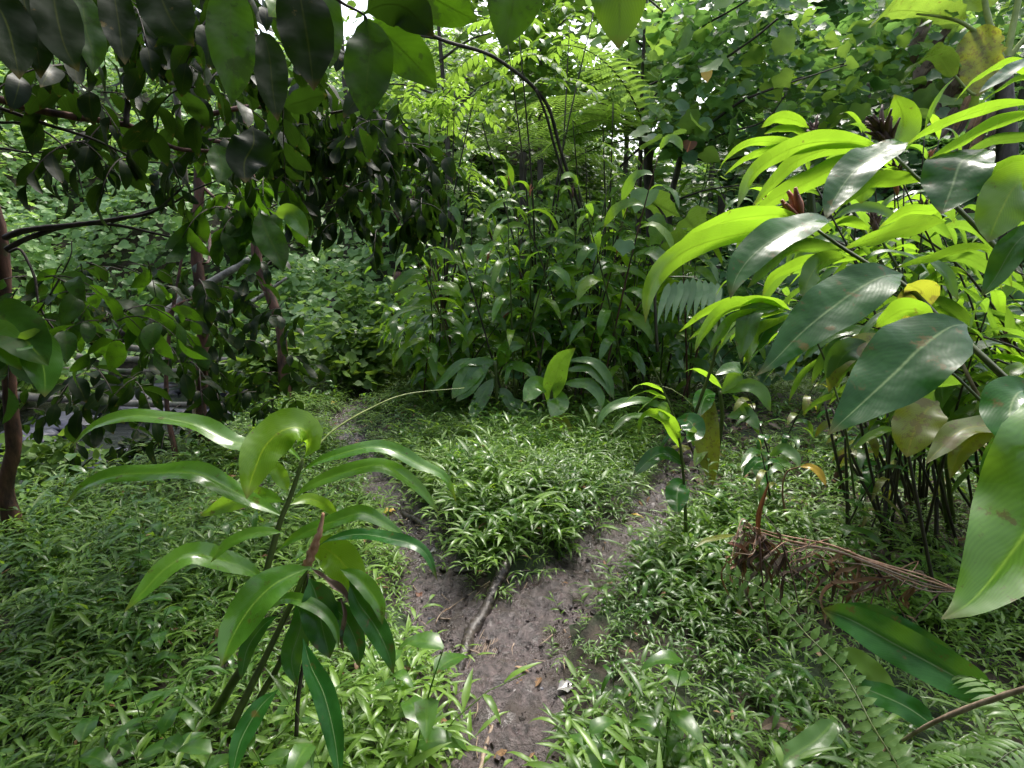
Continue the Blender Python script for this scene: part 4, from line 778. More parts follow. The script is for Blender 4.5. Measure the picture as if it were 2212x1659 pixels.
# ================================================================ MIDDLE AND BACKGROUND PLANTS
random.seed(33)
def bush(cx, cy, rx, ry, n, temps, mt, s0, s1, h, label, stems=6, name='leafy_bush', group=None, cat='bush', zbase=.0, stemm='stemd', low=.15):
    b = np.array([cx, cy, float(height(cx, cy, False))]); T = thing(name, label, cat, b, group)
    a = RNG.uniform(0, 6.28, n); r = RNG.random(n) ** .6; zz = RNG.uniform(low, 1, n); rad = np.sin(np.clip(zz, 0, 1) * 2.6 + .3) ** .7
    lump = 1 + .3 * np.sin(a * 3 + zz * 5 + cx) + .2 * np.sin(a * 7 - zz * 9)
    x = cx + rx * r * rad * lump * np.cos(a); y = cy + ry * r * rad * lump * np.sin(a); z = b[2] + zbase + h * zz * (1 + .12 * np.sin(a * 2 + 1))
    Z = unit(UP + .8 * rdir(n, -1, 1) + np.array([0, -.25, 0])); bag = scatter(temps, np.stack([x, y, z], 1), frames(Z, rdir(n, -.7, .1) + np.stack([np.cos(a), np.sin(a), a * 0 - .6], 1) * .6), RNG.uniform(s0, s1, n))
    part('foliage', bag, M[mt], T); W = Bag()
    for k in range(stems):
        a = random.uniform(0, 6.28); q = random.uniform(.3, .9); e = b + np.array([rx * q * math.cos(a), ry * q * math.sin(a), zbase + h * random.uniform(.6, .95)]); W.add(tube([b + [0, 0, -.05], (b + e) / 2 + UP * h * .15, e], [.014, .01, .004], 6, 10, .08))
    part('stems', W, M[stemm], T); return T
# --- creek side shrubs
CB = 'shrubs along the creek'
bush(-3.15, 4.7, .4, .5, 700, [OVAL, BROAD], 'thick', .07, .14, .6, 'dark low shrub on the near bank, screening the creek between leaning tree and second trunk', group=CB)
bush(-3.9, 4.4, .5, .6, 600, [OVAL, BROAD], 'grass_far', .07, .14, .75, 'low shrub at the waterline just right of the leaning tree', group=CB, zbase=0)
for cx, cy, rx, ry, n, h, mt, lab in [(-5.2, 9.6, 1.3, .8, 1500, 1.3, 'vine', 'pale leafy shrub beyond the creek, farthest left'), (-3.6, 10.2, 1.2, .8, 1500, 1.5, 'vine', 'pale leafy shrub beyond the logs, behind the second trunk'),
        (-2.2, 8.8, .9, .7, 1000, 1.1, 'fern', 'mid green shrub behind the third trunk'), (-2.75, 6.3, .45, .5, 500, .75, 'grass_far', 'dark low shrub on the bank between the second and third trunks'),
        (-1.9, 6.9, .6, .5, 600, .7, 'grass_far', 'dark low shrub on the bank just right of the third trunk'), (-6.9, 7.5, 1.0, 1.0, 1200, 1.5, 'vine', 'pale leafy shrub on the far bank behind the leaning tree')]:
    bush(cx, cy, rx, ry, n, [HEART, BROAD], mt, .08, .17, h, lab, group=CB)
for cx, cy, rx, ry, n, h, mt, lab in [(-.55, 6.6, .7, .6, 420, 1.5, 'ginger', 'broad leaved green bush mixed into the left part of the ginger thicket'), (.45, 6.3, .7, .5, 420, 1.7, 'lobed', 'lobed leaf bush mixed into the middle of the ginger thicket'),
        (1.5, 6.8, .8, .6, 480, 1.6, 'fresh', 'broad leaved bright bush mixed into the right part of the ginger thicket'), (2.6, 6.4, .9, .7, 600, 1.4, 'lobed', 'lobed leaf bush between the thicket and the right ginger clump')]:
    bush(cx, cy, rx, ry, n, [HEART, LOBED, BROAD], mt, .07, .17, h, lab, group='bushes inside the thicket')
# --- ferns
def frond(p0, d0, L, droop, n=26, w=.24, pin=2, dens=1):
    """rachis tube and leaflet bag; pin 2 gives each leaflet a comb edge"""
    C = spline(arc(p0, d0, L, droop, 6), n * 2 + 2); R = tube(C[::4], [L * .007, L * .002], 5, 16); b = Bag()
    for k in range(3, n * 2 + 1):
        t = k / (n * 2 + 1); td = unit(C[min(len(C) - 1, k + 1)] - C[k - 1]); s = unit(np.cross(td, UP)); sg = 1 if k % 2 else -1
        l = w * L * (math.sin(math.pi * min(1, t * .9 + .12)) ** .8) + .01
        d = unit(s * sg + td * .35 + np.array([0, 0, -.12]))
        if pin == 1: b.add(leaf(arc(C[k], d, l, .5, 3), l * .24, UP, n=5, across=2, shape='grass', fold=.2, wave=.02))
        else:
            m = int(10 * dens) + 3; u = (np.arange(m) + .5) / m; e = C[k] + d * l * u[:, None] + UP * (-.25 * l * u * u)[:, None]; q = unit(np.cross(d, UP)); ll = l * .19 * (1 - u * .8); wd = l / m * .36
            for s2 in (-1, 1):
                y = unit(q * s2 + d * .45); V = np.stack([e - d * wd, e + d * wd, e + d * wd * .5 + y * ll[:, None], e - d * wd * .1 + y * ll[:, None]], 1).reshape(-1, 3)
                b.add((V, np.arange(4 * m).reshape(m, 4), np.zeros((4 * m, 2))))
    return R, b
def fern(label, p, fr, name='tree_fern', mt='fern', pin=2, trunk=None, group=None, w=.24, n=24, cat='fern', base=None):
    T = thing(name, label, cat, p if base is None else base, group)
    if trunk is not None: part('trunk', trunk, M['barkd'], T)
    for d, L, dr in fr:
        R, b = frond(np.asarray(p, float), d, L, dr, n, w, pin); f = part('frond', b, M[mt], T); part('midrib', R, M['stem'], f)
    return T
# tree fern behind the thicket
gF = gpt(1420, 650); DF = 6.6; cF = pt(1400, 300, DF); bF = np.array([cF[0] + .1, cF[1], float(height(cF[0], cF[1], False))])
fern('tall tree fern with wide lacy fronds behind the thicket, a shaggy dark trunk below', cF, [((-1, -.25, .5), 1.9, .8), ((-1, -.1, .9), 1.9, 1.0), ((-.95, -.5, .15), 1.8, .6), ((-.9, -.3, -.1), 1.6, .5), ((-1, -.6, .65), 1.7, .9), ((-.5, -.4, .9), 1.9, 1.0), ((.7, -.3, .6), 1.8, 1.1), ((1, .1, .3), 1.8, 1.0), ((.4, .5, .9), 1.7, 1.1), ((-.4, .6, .8), 1.9, 1.0), ((.5, -.8, .2), 1.5, .8), ((-.9, -.7, .35), 1.8, .8)],
     trunk=tube([bF - UP * .2, (bF + cF) / 2 + [.05, 0, 0], cF], [.06, .05, .06], 12, 24, .16), base=bF, n=25, w=.23)
c2 = pt(1130, 330, 9.2); fern('tree fern with drooping fronds farther left behind the arched sapling', c2, [((-1, -.2, .5), 1.6, 1.1), ((1, -.2, .5), 1.6, 1.1), ((.4, -.9, .4), 1.4, 1.0), ((-.6, -.7, .6), 1.5, 1.2), ((.3, .6, .9), 1.5, 1.2)], trunk=tube([c2 - UP * 2.6, c2], [.05, .06], 10, 12, .15), base=c2 - UP * 2.6, n=18)
c2 = pt(1560, 420, 9.6); fern('tree fern with dark fronds behind the two slanting grey trunks', c2, [((-1, -.3, .5), 1.6, 1.1), ((1, -.2, .5), 1.6, 1.1), ((.3, -.9, .4), 1.4, 1.0), ((-.2, .3, 1), 1.5, 1.4), ((-.7, .6, .5), 1.4, 1.1)], trunk=tube([c2 - UP * 2.4, c2], [.05, .06], 10, 12, .15), base=c2 - UP * 2.4, n=16)
def bigleaf(par, c, tip, w, D, mt, label=None, temp=HEART, face=.5):
    p0, p1 = pt(*c, D), pt(*tip, D - .03); Y = p1 - p0; L = np.linalg.norm(Y); Y = Y / L; N = unit((1 - abs(face)) * UP + face * unit(CAM - p0)); X = unit(np.cross(Y, N)); Z = np.cross(X, Y)
    V, F, U = temp; V = (V * [w * D / FPX / .9, L, L]) @ np.stack([X, Y, Z], 0) + p0; o = part('leaf', (V, F, U), M[mt], par)
    if label: o['label'] = label
# --- grey slanting trunks and the lobed leaved trees
def bent(T, name, pts, D, r, m): return PT(T, pts, D, D, r, m, name, 8, .06)
b1 = gpt(1440, 700); D1 = 7.2
T = thing('lobed_leaf_tree', 'grey trunked tree leaning right, its broad lobed leaves filling the upper right', 'tree', pt(1436, 640, D1))
bent(T, 'trunk', [(1436,640),(1443,520),(1449,432),(1477,306),(1502,162),(1517,101),(1530,20),(1540,-120)], D1, [16, 14, 12, 9, 7], 'barkg')
for pts, r in [([(1480,290),(1540,240),(1620,200),(1760,160),(1900,110)], [9, 6, 3]), ([(1496,180),(1420,280),(1340,360)], [8, 5]), ([(1490,270),(1560,262),(1700,210),(1840,180),(1960,130)], [7, 5, 3]), ([(1510,130),(1560,70),(1640,-10)], [6, 4]), ([(1505,150),(1620,110),(1720,40)], [6, 3]), ([(1470,330),(1540,350),(1640,330),(1760,300)], [6, 3]), ([(1515,90),(1450,40),(1380,-20)], [6, 3])]: PT(T, pts, D1, D1 - .8, r, 'barkd', 'branch', 6)
def pxcloud(n, box, D, f=None):
    o = []
    while len(o) < n:
        x = random.uniform(box[0], box[2]); y = random.uniform(box[1], box[3])
        if f is None or f(x, y): o.append(pt(x, y, random.uniform(*D)))
    return np.array(o)
def cloud(T, P, temps, mt, s0, s1, name='crown', zb=(0, -.25, 0), sp=.8):
    n = len(P); Z = unit(UP + sp * rdir(n, -1, 1) + np.array(zb)); part(name, scatter(temps, P, frames(Z, rdir(n, -.8, .1) + [0, 0, -.5]), RNG.uniform(s0, s1, n)), M[mt], T)
clus = [(random.uniform(1440, 2080), random.uniform(-40, 330), random.uniform(40, 110)) for _ in range(34)]
def inclus(x, y): return any((x - a) ** 2 + (y - b) ** 2 * 1.6 < r * r for a, b, r in clus) and y < 420 - abs(x - 1780) * .25
cloud(T, pxcloud(2300, (1380, -80, 2120, 400), (5.6, 7.6), inclus), [LOBED, LOBED, BROAD], 'lobed', .09, .20); cloud(T, pxcloud(420, (1400, -60, 2100, 380), (5.4, 7.2), inclus), [LOBED, LOBED, HEART], 'fern', .14, .26, sp=1.1)
for pts, r in [([(1500,165),(1560,130),(1632,80),(1680,40)], [7, 5, 4]), ([(1490,300),(1550,255),(1620,210),(1780,155),(1830,140)], [8, 6, 4, 2]), ([(1485,330),(1560,290),(1650,262),(1700,200)], [6, 4, 2]), ([(1510,60),(1600,10),(1660,-40)], [5, 3]), ([(1440,440),(1520,412),(1600,400)], [5, 3])]: PT(T, pts, 6.0, 5.3, r, 'barkd', 'branch', 6)
bigleaf(T, (1492,305), (1484,330), 30, 5.6, 'rust', 'small round rust red leaf', HEART, .7); bigleaf(T, (1526,150), (1528,180), 24, 5.6, 'yellow', 'orange leaf', HEART, .7)
b1 = pt(1381, 640, 7.4); T = thing('slim_tree', 'slim straight dark trunked tree before the tree fern, small round leaves around its top', 'tree', b1)
bent(T, 'trunk', [(1380,640),(1379,520),(1381,407),(1385,290),(1387,170),(1392,72),(1400,-60)], 7.4, [13, 11, 9, 7, 5], 'barkd')
for pts in ([(1386,170),(1340,150),(1280,150)], [(1387,190),(1440,170),(1500,165)], [(1388,120),(1430,60),(1460,0)], [(1389,100),(1340,60),(1310,10)], [(1385,240),(1420,200),(1470,130)], [(1384,300),(1300,230),(1270,190)]): PT(T, pts, 7.4, 7.0, [5, 2], 'barkd', 'branch', 6)
cloud(T, pxcloud(260, (1270, -40, 1500, 230), (6.6, 7.6)), [HEART, HEART, LOBED], 'vine', .10, .20, sp=1.2)
# --- arching double stem
thin('arching_sapling', 'long thin dark stem arching over from the dark boughs down into the thicket', 'sapling', [(905,60),(960,88),(1050,115),(1108,151),(1158,194),(1187,238),(1207,310),(1222,360),(1240,412),(1262,480)], 4.2, 6.0, [6, 7, 8, 8, 8], 'barkd', 'arching stems')
thin('arching_sapling', 'second arching stem splitting from the first and dropping just left of it', 'sapling', [(1158,194),(1180,250),(1196,310),(1215,370),(1232,420),(1250,500)], 5.0, 6.0, [5, 6, 6], 'barkd', 'arching stems')
# --- compound-leaved bright sprays
def spray(bag, stemb, p0, d0, L, ll, n=7, droop=.7):
    C = spline(arc(p0, d0, L, droop, 5), n * 3 + 1); stemb.add(tube(C[::4], [.004, .002], 5, 8))
    for k in range(1, n + 1):
        c = C[min(k * 3, len(C) - 1)]; td = unit(C[min(k * 3, len(C) - 1)] - C[k * 3 - 3])
        for s in (-1, 1): bag.add(leaf(arc(c, unit(np.cross(td, UP) * s + td * .6 + [0, 0, random.uniform(-.3, .1)]), ll * random.uniform(.8, 1.1), .6, 3), ll * .36, UP, n=5, across=2, shape='oval', fold=.15))
    bag.add(leaf(arc(C[-1], unit(C[-1] - C[-3]), ll, .6, 3), ll * .36, UP, n=5, across=2, shape='oval'))
def compound(label, box, D, n, ll, base, mt='bright', name='compound_leaf_shrub', stems=5, group=None, fxy=None):
    T = thing(name, label, 'shrub', base, group); L_, S_ = Bag(), Bag(); P = pxcloud(n, box, D, fxy)
    for p in P: spray(L_, S_, p, unit(rdir(1, .0, .5)[0] + [0, -.2, 0]), random.uniform(.3, .5), ll, random.randint(5, 8))
    for k in range(stems): q = P[k]; S_.add(tube([np.asarray(base), (np.asarray(base) + q) / 2 + .08 * rdir(1)[0], q], [.014, .010, .005], 6, 10, .06))
    part('foliage', L_, M[mt], T); part('stems', S_, M['stemd'], T)
compound('bright yellow green shrub with paired leaflets left of the tree fern, under the dark boughs', (880, 170, 1080, 420), (5.4, 6.4), 32, .125, pt(960, 680, 6.3))
compound('bright shrub with larger paired leaflets around the top of the arching stem', (1010, -20, 1290, 230), (5.0, 6.0), 24, .15, pt(1160, 700, 6.3))
compound('bright yellow green shrub with paired leaflets in the middle of the thicket top', (1100, 400, 1420, 540), (5.6, 6.4), 26, .125, pt(1280, 760, 6.3))
compound('bright leafy shrub at the right of the tree fern fronds, near the arching stems', (1190, 220, 1330, 380), (5.6, 6.4), 9, .11, pt(1300, 740, 6.6))
# --- big vine leaves by the thicket
T = thing('broad_leaf_vine', 'vine with one whitish heart shaped leaf and bright lobed leaves beside the thicket', 'vine', pt(1420, 760, 5.4))
bigleaf(T, (1400,410), (1372,462), 70, 5.2, 'vine', face=.2, label= 'whitish glossy heart shaped leaf'); bigleaf(T, (1400,430), (1470,470), 60, 5.3, 'bright', None, LOBED, -.5); bigleaf(T, (1440,480), (1405,530), 70, 5.3, 'bright', None, LOBED, -.6)
bigleaf(T, (1480,470), (1520,510), 80, 5.2, 'bright', None, LOBED, -.6); bigleaf(T, (1440,520), (1490,560), 76, 5.2, 'bright', None, LOBED, -.5); bigleaf(T, (1350,520), (1345,555), 40, 5.0, 'lobed', None, LOBED, .7); bigleaf(T, (1270,530), (1283,565), 34, 5.0, 'lobed', None, HEART, .7)
PT(T, [(1420,760),(1415,640),(1425,540),(1440,480),(1400,420)], 5.4, 5.3, [7, 6, 4], 'stemd', 'stem')
# palm-like drooping glossy leaf behind the yellow leaf tips
T = thing('pinnate_palm', 'low palm with pale blue green drooping leaflets behind the fan of narrow yellow leaves', 'palm', pt(1500, 900, 3.3))
for k in range(9): PL(T, [(1445+k*13,600+abs(k-4)*3),(1440+k*14,630),(1428+k*15,665),(1420+k*16,700-k*3)], 3.0, 2.9, 17, .8, 'lobed', n=8, across=2, shape='grass')
PT(T, [(1500,900),(1545,760),(1550,640),(1500,602),(1445,598)], 3.2, 3.0, [8, 6, 3], 'stem', 'stem')
# --- banana plant upper right
bb = pt(2190, 560, 5.6); T = thing('banana_plant', 'banana plant in the top right corner with pale stalks and ragged brown dead leaves', 'banana plant', bb)
PT(T, [(2190,560),(2180,400),(2172,250),(2168,130)], 5.6, 5.6, [48, 40, 30], 'barkg', 'trunk', 12, .08)
for pts, r in [([(2168,140),(2150,90),(2130,20),(2120,-60)], [16, 10]), ([(2172,140),(2185,70),(2200,0),(2210,-60)], [16, 10]), ([(2160,135),(2130,90),(2080,50),(2030,36),(1980,30)], [13, 8, 4]), ([(2165,150),(2110,205),(2060,160),(2020,110)], [8, 6, 3]), ([(2175,130),(2230,60),(2260,0)], [12, 8])]: PT(T, pts, 5.6, 5.4, r, 'stemy', 'leaf_stalk')
PL(T, [(2080,48),(2020,30),(1930,25),(1880,60)], 5.5, 5.2, 70, -.4, 'banana', fold=.4, shape='strap', jag=.12, n=30); PL(T, [(2110,60),(2116,110),(2120,160),(2112,208)], 5.5, 5.5, 80, .9, 'olive', fold=.2, shape='strap', jag=.08, n=26)
PL(T, [(2060,165),(2030,120),(1990,130),(1950,180)], 5.4, 5.2, 50, -.4, 'banana', shape='strap', jag=.1); PL(T, [(2130,20),(2110,-40),(2060,-80)], 5.5, 5.5, 90, .5, 'banana', shape='strap')
for k in range(14): x = random.uniform(1990, 2110); y = random.uniform(10, 200); PL(T, [(x,y),(x-10,y+30),(x-22-random.uniform(0,30),y+70),(x-30,y+random.uniform(90,130))], 5.8, 5.8, random.uniform(12, 34), .7, 'deadgrey', 'dead_leaf', n=10, across=2, fold=.7, wave=.3, shape='strap')
for k in range(12): x = random.uniform(2050, 2160); y = random.uniform(200, 300); PL(T, [(x,y),(x-10,y+20),(x-22,y+50),(x-40,y+random.uniform(60,90))], 5.5, 5.5, random.uniform(14, 30), .7, random.choice(['deadgrey', 'dead']), 'dead_leaf', n=8, across=2, fold=.7, wave=.3, shape='strap')
# second big pale leaf (banana) in the back
T = thing('banana_plant', 'young banana plant with one broad backlit bright leaf behind the lobed leaf tree', 'banana plant', pt(1760, 520, 8.5))
PL(T, [(1745,300),(1740,250),(1735,200),(1700,165)], 8.4, 8.4, 110, -.8, 'gingery', fold=.15, shape='strap'); PL(T, [(1750,300),(1790,260),(1820,240),(1850,250)], 8.4, 8.4, 60, -.6, 'bright', shape='strap'); PT(T, [(1760,520),(1750,400),(1746,300)], 8.5, 8.4, [20, 12], 'stem')
# --- trees beyond, closing the top of the view
BT = 'trees beyond the thicket'
def backtree(x, y, H, R, n, temps, mt, label, s=(.16, .32), zb=.35):
    g0 = np.array([x, y, float(height(x, y, False))]); T = thing('forest_tree', label, 'tree', g0, BT); lean = random.uniform(-.4, .4)
    C = [g0 - UP * .2, g0 + np.array([lean * .3, 0, H * .45]), g0 + np.array([lean, 0, H * .92])]; part('trunk', tube(C, [.07, .05, .02], 9, 20, .06), M['barkg'], T); W = Bag(); P = []
    for k in range(16):
        t = random.uniform(zb, 1); c = g0 + np.array([lean * t, 0, H * t * .92]); a = random.uniform(0, 6.28); e = c + np.array([math.cos(a) * R * random.uniform(.5, 1), math.sin(a) * R * random.uniform(.5, 1), H * random.uniform(.0, .12)])
        W.add(tube([c, (c + e) / 2 + UP * .1, e], [.03, .02, .008], 5, 8)); m = n // 16; P.append(e + RNG.normal(0, 1, (m, 3)) * [R * .28, R * .28, R * .2])
    part('branches', W, M['barkg'], T); cloud(T, np.vstack(P), temps, mt, *s)
for a in [          (-1.2, 11.8, 6.8, 1.7, 1500, [OVAL, BROAD], 'fern', 'forest tree showing between the dark boughs and the bright compound shrub'), (.6, 12.6, 6.4, 1.6, 1500, [OVAL, LOBED], 'bright', 'thin crowned bright forest tree left of the white sky gap'),
          (2.6, 13.5, 6.2, 1.8, 1300, [LOBED, HEART], 'vine', 'sparse forest tree standing in the white sky gap'), (4.4, 13.0, 6.5, 1.6, 1100, [LOBED, BROAD], 'lobed', 'thin forest tree just right of the white sky gap'),
          (7.0, 12.0, 6.6, 2.0, 1700, [LOBED, HEART], 'lobed', 'dense forest tree above the small brown ginger head'), (10.5, 12.5, 7.0, 2.2, 1800, [LOBED, HEART], 'vine', 'dense forest tree behind the banana plant in the top right corner')]: backtree(*a)
for a in [(-7.5, 13.5, 10.5, 2.4, 1500, [HEART, BROAD], 'vine', 'tall pale forest tree showing only above the dark boughs, farthest left', (.16, .32), .78), (-3.8, 14, 10.5, 2.3, 1500, [BROAD, OVAL], 'fern', 'tall green forest tree showing only above the dark boughs, nearer the arched sapling', (.16, .32), .78)]: backtree(*a)
shade_leaves(T_ := thing('offframe_foliage', 'unseen dark leaf wall and roof behind the camera, added to shade the view', 'bough', (-2.5, -3, 4.5)), 17000, -7, 5.0, -5.5, -.6, .2, 6.0, lambda x, y, z: ((z > 2.6) & (x < 1.2)) | ((y < -3.2) & (z < 5)))  # leaves filling space behind the camera, added to cut front light
# --- near leaf tips hanging from above the frame
T = thing('offframe_foliage', 'bough out of frame showing only two large pointed leaf tips at top centre', 'bough', pt(1210, -260, 1.0))
PT(T, [(1000,-240),(1150,-210),(1300,-190),(1450,-230)], 1.0, 1.0, [10, 8, 5], 'barkd', 'branch'); PL(T, [(1135,-205),(1118,-100),(1110,0),(1084,105)], .95, .9, 150, .85, 'thickg', fold=.2, n=24); PL(T, [(1320,-195),(1330,-100),(1338,10),(1336,106)], .95, .9, 140, .85, 'ginger', fold=.12, n=24)
# ================================================================ THINGS ON THE GROUND
random.seed(5)
gr = gpt(1068, 1285); P = [gpt(1135,1120) + UP * .05, gpt(1112,1175) + UP * .02, gpt(1096,1225) + UP * .035, gpt(1068,1280) + UP * .02, gpt(1048,1335) + UP * .032, gpt(1016,1378) + UP * .016, gpt(1003,1425) + UP * .02, gpt(978,1470) - UP * .03]
b = Bag(); b.add(tube(P, [.014, .021, .020, .029, .024, .030, .023, .017], 14, 110, .10))
for pts, r in (([(1092,1240),(1120,1262),(1160,1275)], [.012, .006]), ([(1060,1300),(1030,1312),(1000,1308)], [.010, .004]), ([(1040,1345),(1060,1380),(1062,1420)], [.010, .004]), ([(1085,1262),(1118,1240),(1160,1235)], [.012, .008, .005])): b.add(tube([gpt(*p) + UP * .008 for p in pts], r, 8, 16, .12))
single('exposed_root', b, M['root'], 'thick dark exposed root along the left side of the path up to the fork', 'root')
def gstick(pts, r, m, name, label, cat, up=.012, group=None, seg=6): r = [1.5 * v for v in r]; return single(name, tube([gpt(*p) + UP * (up + random.uniform(0, .006)) for p in pts], r, seg, len(pts) * 6, .1), M[m], label, cat, group)
gstick([(1092,1490),(1080,1530),(1064,1575),(1050,1620),(1036,1680)], [.0045, .004, .005], 'straw', 'dry_stick', 'long thin brown stick lying at the bottom of the path', 'stick')
gstick([(1058,1262),(1030,1280),(1000,1300),(968,1322)], [.003, .002], 'straw', 'dry_stick', 'pale twig fanning left from the fork, upper of a pair', 'stick')
gstick([(1056,1268),(1030,1290),(1005,1318),(988,1345)], [.0035, .002], 'straw', 'dry_stick', 'pale twig fanning left from the fork, lower of a pair', 'stick')
gstick([(950,1342),(975,1344),(1000,1338)], [.003, .002], 'straw', 'dry_stick', 'short pale twig at the left end of the fanning pair', 'stick')
gstick([(1140,1262),(1125,1290),(1115,1320),(1120,1345)], [.003, .002], 'straw', 'dry_stick', 'bent pale twig hanging down from the point of the grassy wedge', 'stick')
gstick([(950,1235),(985,1242),(1020,1238),(1050,1250)], [.006, .004], 'root', 'dry_stick', 'dark twig crossing the mud left of the root top', 'stick')
gstick([(1110,1470),(1080,1505),(1066,1520)], [.003, .002], 'root', 'dry_stick', 'dark twig above the long thin brown stick', 'stick')
gstick([(870,1112),(905,1130),(940,1152)], [.02, .018, .012], 'root', 'half_buried_branch', 'half buried brown branch beside the yellow leaf on the left path arm', 'branch', .0)
b = Bag()
for k in range(26):
    x0 = random.uniform(1055, 1100); y0 = random.uniform(1330, 1380); b.add(tube([gpt(x0, y0) + UP * .012, gpt(x0 - 25 + random.uniform(-8, 8), y0 + 60) + UP * .014, gpt(x0 - 50 + random.uniform(-12, 12), y0 + 115) + UP * .01], [.0012, .001], 4, 8))
single('straw_bundle', b, M['straw'], 'loose bundle of pale straw fibres lying beside the exposed root', 'straw')
def gleaf(x, y, L, w, ang, mt, label, name='fallen_leaf', cat='fallen leaf', lift=.012, curl=.3, group='fallen leaves', shape='oval', fold=.3):
    g0 = gpt(x, y); d = np.array([math.cos(ang), math.sin(ang), 0]); P = [g0 - d * L / 2 + UP * lift, g0 - d * L * .15 + UP * (lift + L * curl * .3), g0 + d * L * .2 + UP * (lift + L * curl * .35), g0 + d * L / 2 + UP * lift]
    return single(name, leaf(np.array(P), w, UP, n=12, fold=fold, wave=.12, shape=shape, across=6), M[mt], label, cat, group)
gleaf(841, 1115, .085, .06, .4, 'yellow', 'yellow fallen leaf on the left path arm beside the half buried branch', lift=.03)
gleaf(722, 880, .10, .05, 1.3, 'yellow', 'upright yellow fallen leaf at the far end of the left path arm', lift=.05); gleaf(725, 918, .05, .04, .2, 'rust', 'small pinkish fallen leaf under the far yellow one')
gleaf(1375, 1125, .09, .025, 2.6, 'yellow', 'narrow orange fallen leaf at the edge of the right path arm', lift=.03); gleaf(1310, 840 + 380, .05, .03, 1.0, 'rust', 'small reddish leaf at the edge of the right path arm')
gleaf(1095, 1418, .06, .03, .3, 'rust', 'small reddish brown leaf in the middle of the path'); gleaf(1120, 1440, .05, .03, 1.4, 'dead', 'curled brown leaf beside the small reddish one on the path')
gleaf(1128, 1520, .13, .09, 1.5, 'wet', 'wet silvery leaf pressed into the mud near the bottom of the path', lift=.014, curl=.1, fold=.1); gleaf(1228, 1492, .09, .06, .3, 'wet', 'dull silvery wet leaf at the right edge of the path, near the bottom', lift=.016, curl=.1)
gleaf(940, 1195, .06, .04, .5, 'wet', 'small bluish wet leaf on the mud at the foot of the left path arm'); gleaf(1120, 1600, .10, .03, .1, 'wet', 'thin wet sliver of leaf lying across the bottom of the path', curl=.05)
gleaf(905, 1290, .06, .035, 2.0, 'rust', 'small reddish leaf half under the ground cover left of the fanning twigs'); gleaf(1045, 998, .06, .05, .0, 'dead', 'tan dead leaf under the sprout with an upright glossy leaf', lift=.12)
gleaf(475, 985 + 30, .07, .05, .2, 'olive', 'small yellowish leaf standing in the cover by the second trunk', lift=.08); gleaf(330, 723, .12, .07, .3, 'yellow', 'bright yellow leaf caught on the logs over the creek', lift=.3); gleaf(2105, 1010, .12, .09, .9, 'dead', 'tan dead leaf hanging at the right under the yellowing leaves', lift=.15)
# pebbles on the path
for k in range(26):
    while True:
        x, y = random.uniform(850, 1400), random.uniform(1060, 1640); g0 = gpt(x, y)
        if path_sd(g0[0], g0[1]) < -.02: break
    s = random.uniform(.007, .016); boulder(g0 + UP * s * .25, (s, s * .8, s * .55), 'small brown pebble bedded in the muddy path', 'pebbles in the path').name = 'pebble'
# orange dead leaf right
T = thing('dead_leaf_blade', 'narrow orange dead leaf arched on a brown stalk over the dark ground at the right', 'dead leaf', gpt(1700, 1130)); PL(T, [(1727,1008),(1750,1008),(1769,1021),(1785,1050)], 3.0, 2.9, 18, .5, 'yellow'); PT(T, [(1700,1130),(1690,1060),(1700,1020),(1728,1008)], 3.0, 3.0, [5, 3], 'dead', 'stalk')
# collapsed dead stalk with hanging strips
gd = gpt(1790, 1290); Dd = 2.35
T = thing('dead_frond', 'collapsed brown dead ginger stalk with hanging shrivelled leaves over the cover at the right', 'dead plant', gd)
for off, r, m in ((0, [3, 6, 5, 4], 'stalk'), (9, [3, 5, 3], 'straw'), (-8, [2, 5, 3], 'stalk'), (15, [2, 3, 2], 'stalk'), (24, [2, 3], 'straw')): PT(T, [(1607-off,1137+off),(1632,1146+off*random.uniform(-.5,2)),(1697,1166+off),(1794,1188+off*random.uniform(-.5,1.5)),(1884,1215+off*.4),(1992,1250+off),(2075,1278)], 2.4, 2.05, r, m, 'stalk', 7, .16)
for k in range(72):
    t = random.random() ** 1.7; x = 1605 + 400 * t; y = 1140 + 108 * t + random.uniform(-14, 45); l = random.choice([random.uniform(20, 60), random.uniform(50, 150)]) * (1 - .3 * t); dx = random.gauss(0, 60)
    PL(T, [(x,y),(x+dx*.4+random.uniform(-6,6),y+l*.3),(x+dx,y+l*.65),(x+dx*.6+random.uniform(-10,10),y+l*1.15)], 2.38 - .25 * t, 2.35 - .2 * t, random.uniform(3, 17), random.uniform(-.2, .9), random.choice(['dead', 'straw', 'stalk', 'straw', 'deadgrey', 'dead', 'deadgrey']), 'dead_leaf', n=10, across=4, fold=.9, wave=.3, shape='strap')
for a in ([(1884,1217),(1927,1278),(1963,1352)], [(2050,1262),(2000,1310),(1965,1350)], [(1900,1235),(1880,1310),(1876,1330)], [(1690,1175),(1715,1260),(1728,1330)], [(1640,1160),(1650,1290),(1665,1400)]): PT(T, a, 2.2, 2.15, [5, 3, 2], 'barkr', 'strip', 5, .2)
for k in range(24):
    x = random.uniform(1600, 1940); y = 1140 + (x - 1600) * .27; PT(T, [(x, y), (x + random.uniform(-40, 60), y + random.uniform(-25, 50)), (x + random.uniform(-60, 90), y + random.uniform(0, 130))], 2.36, 2.25, [3, 2, 1.2], random.choice(['straw', 'stalk', 'barkr']), 'strip', 5, .2)
PL(T, [(1590,1155),(1560,1160),(1520,1170),(1500,1185)], 2.4, 2.3, 14, .4, 'olive', n=8); PL(T, [(1570,1172),(1600,1180),(1622,1200)], 2.35, 2.35, 12, .5, 'rust', n=8)
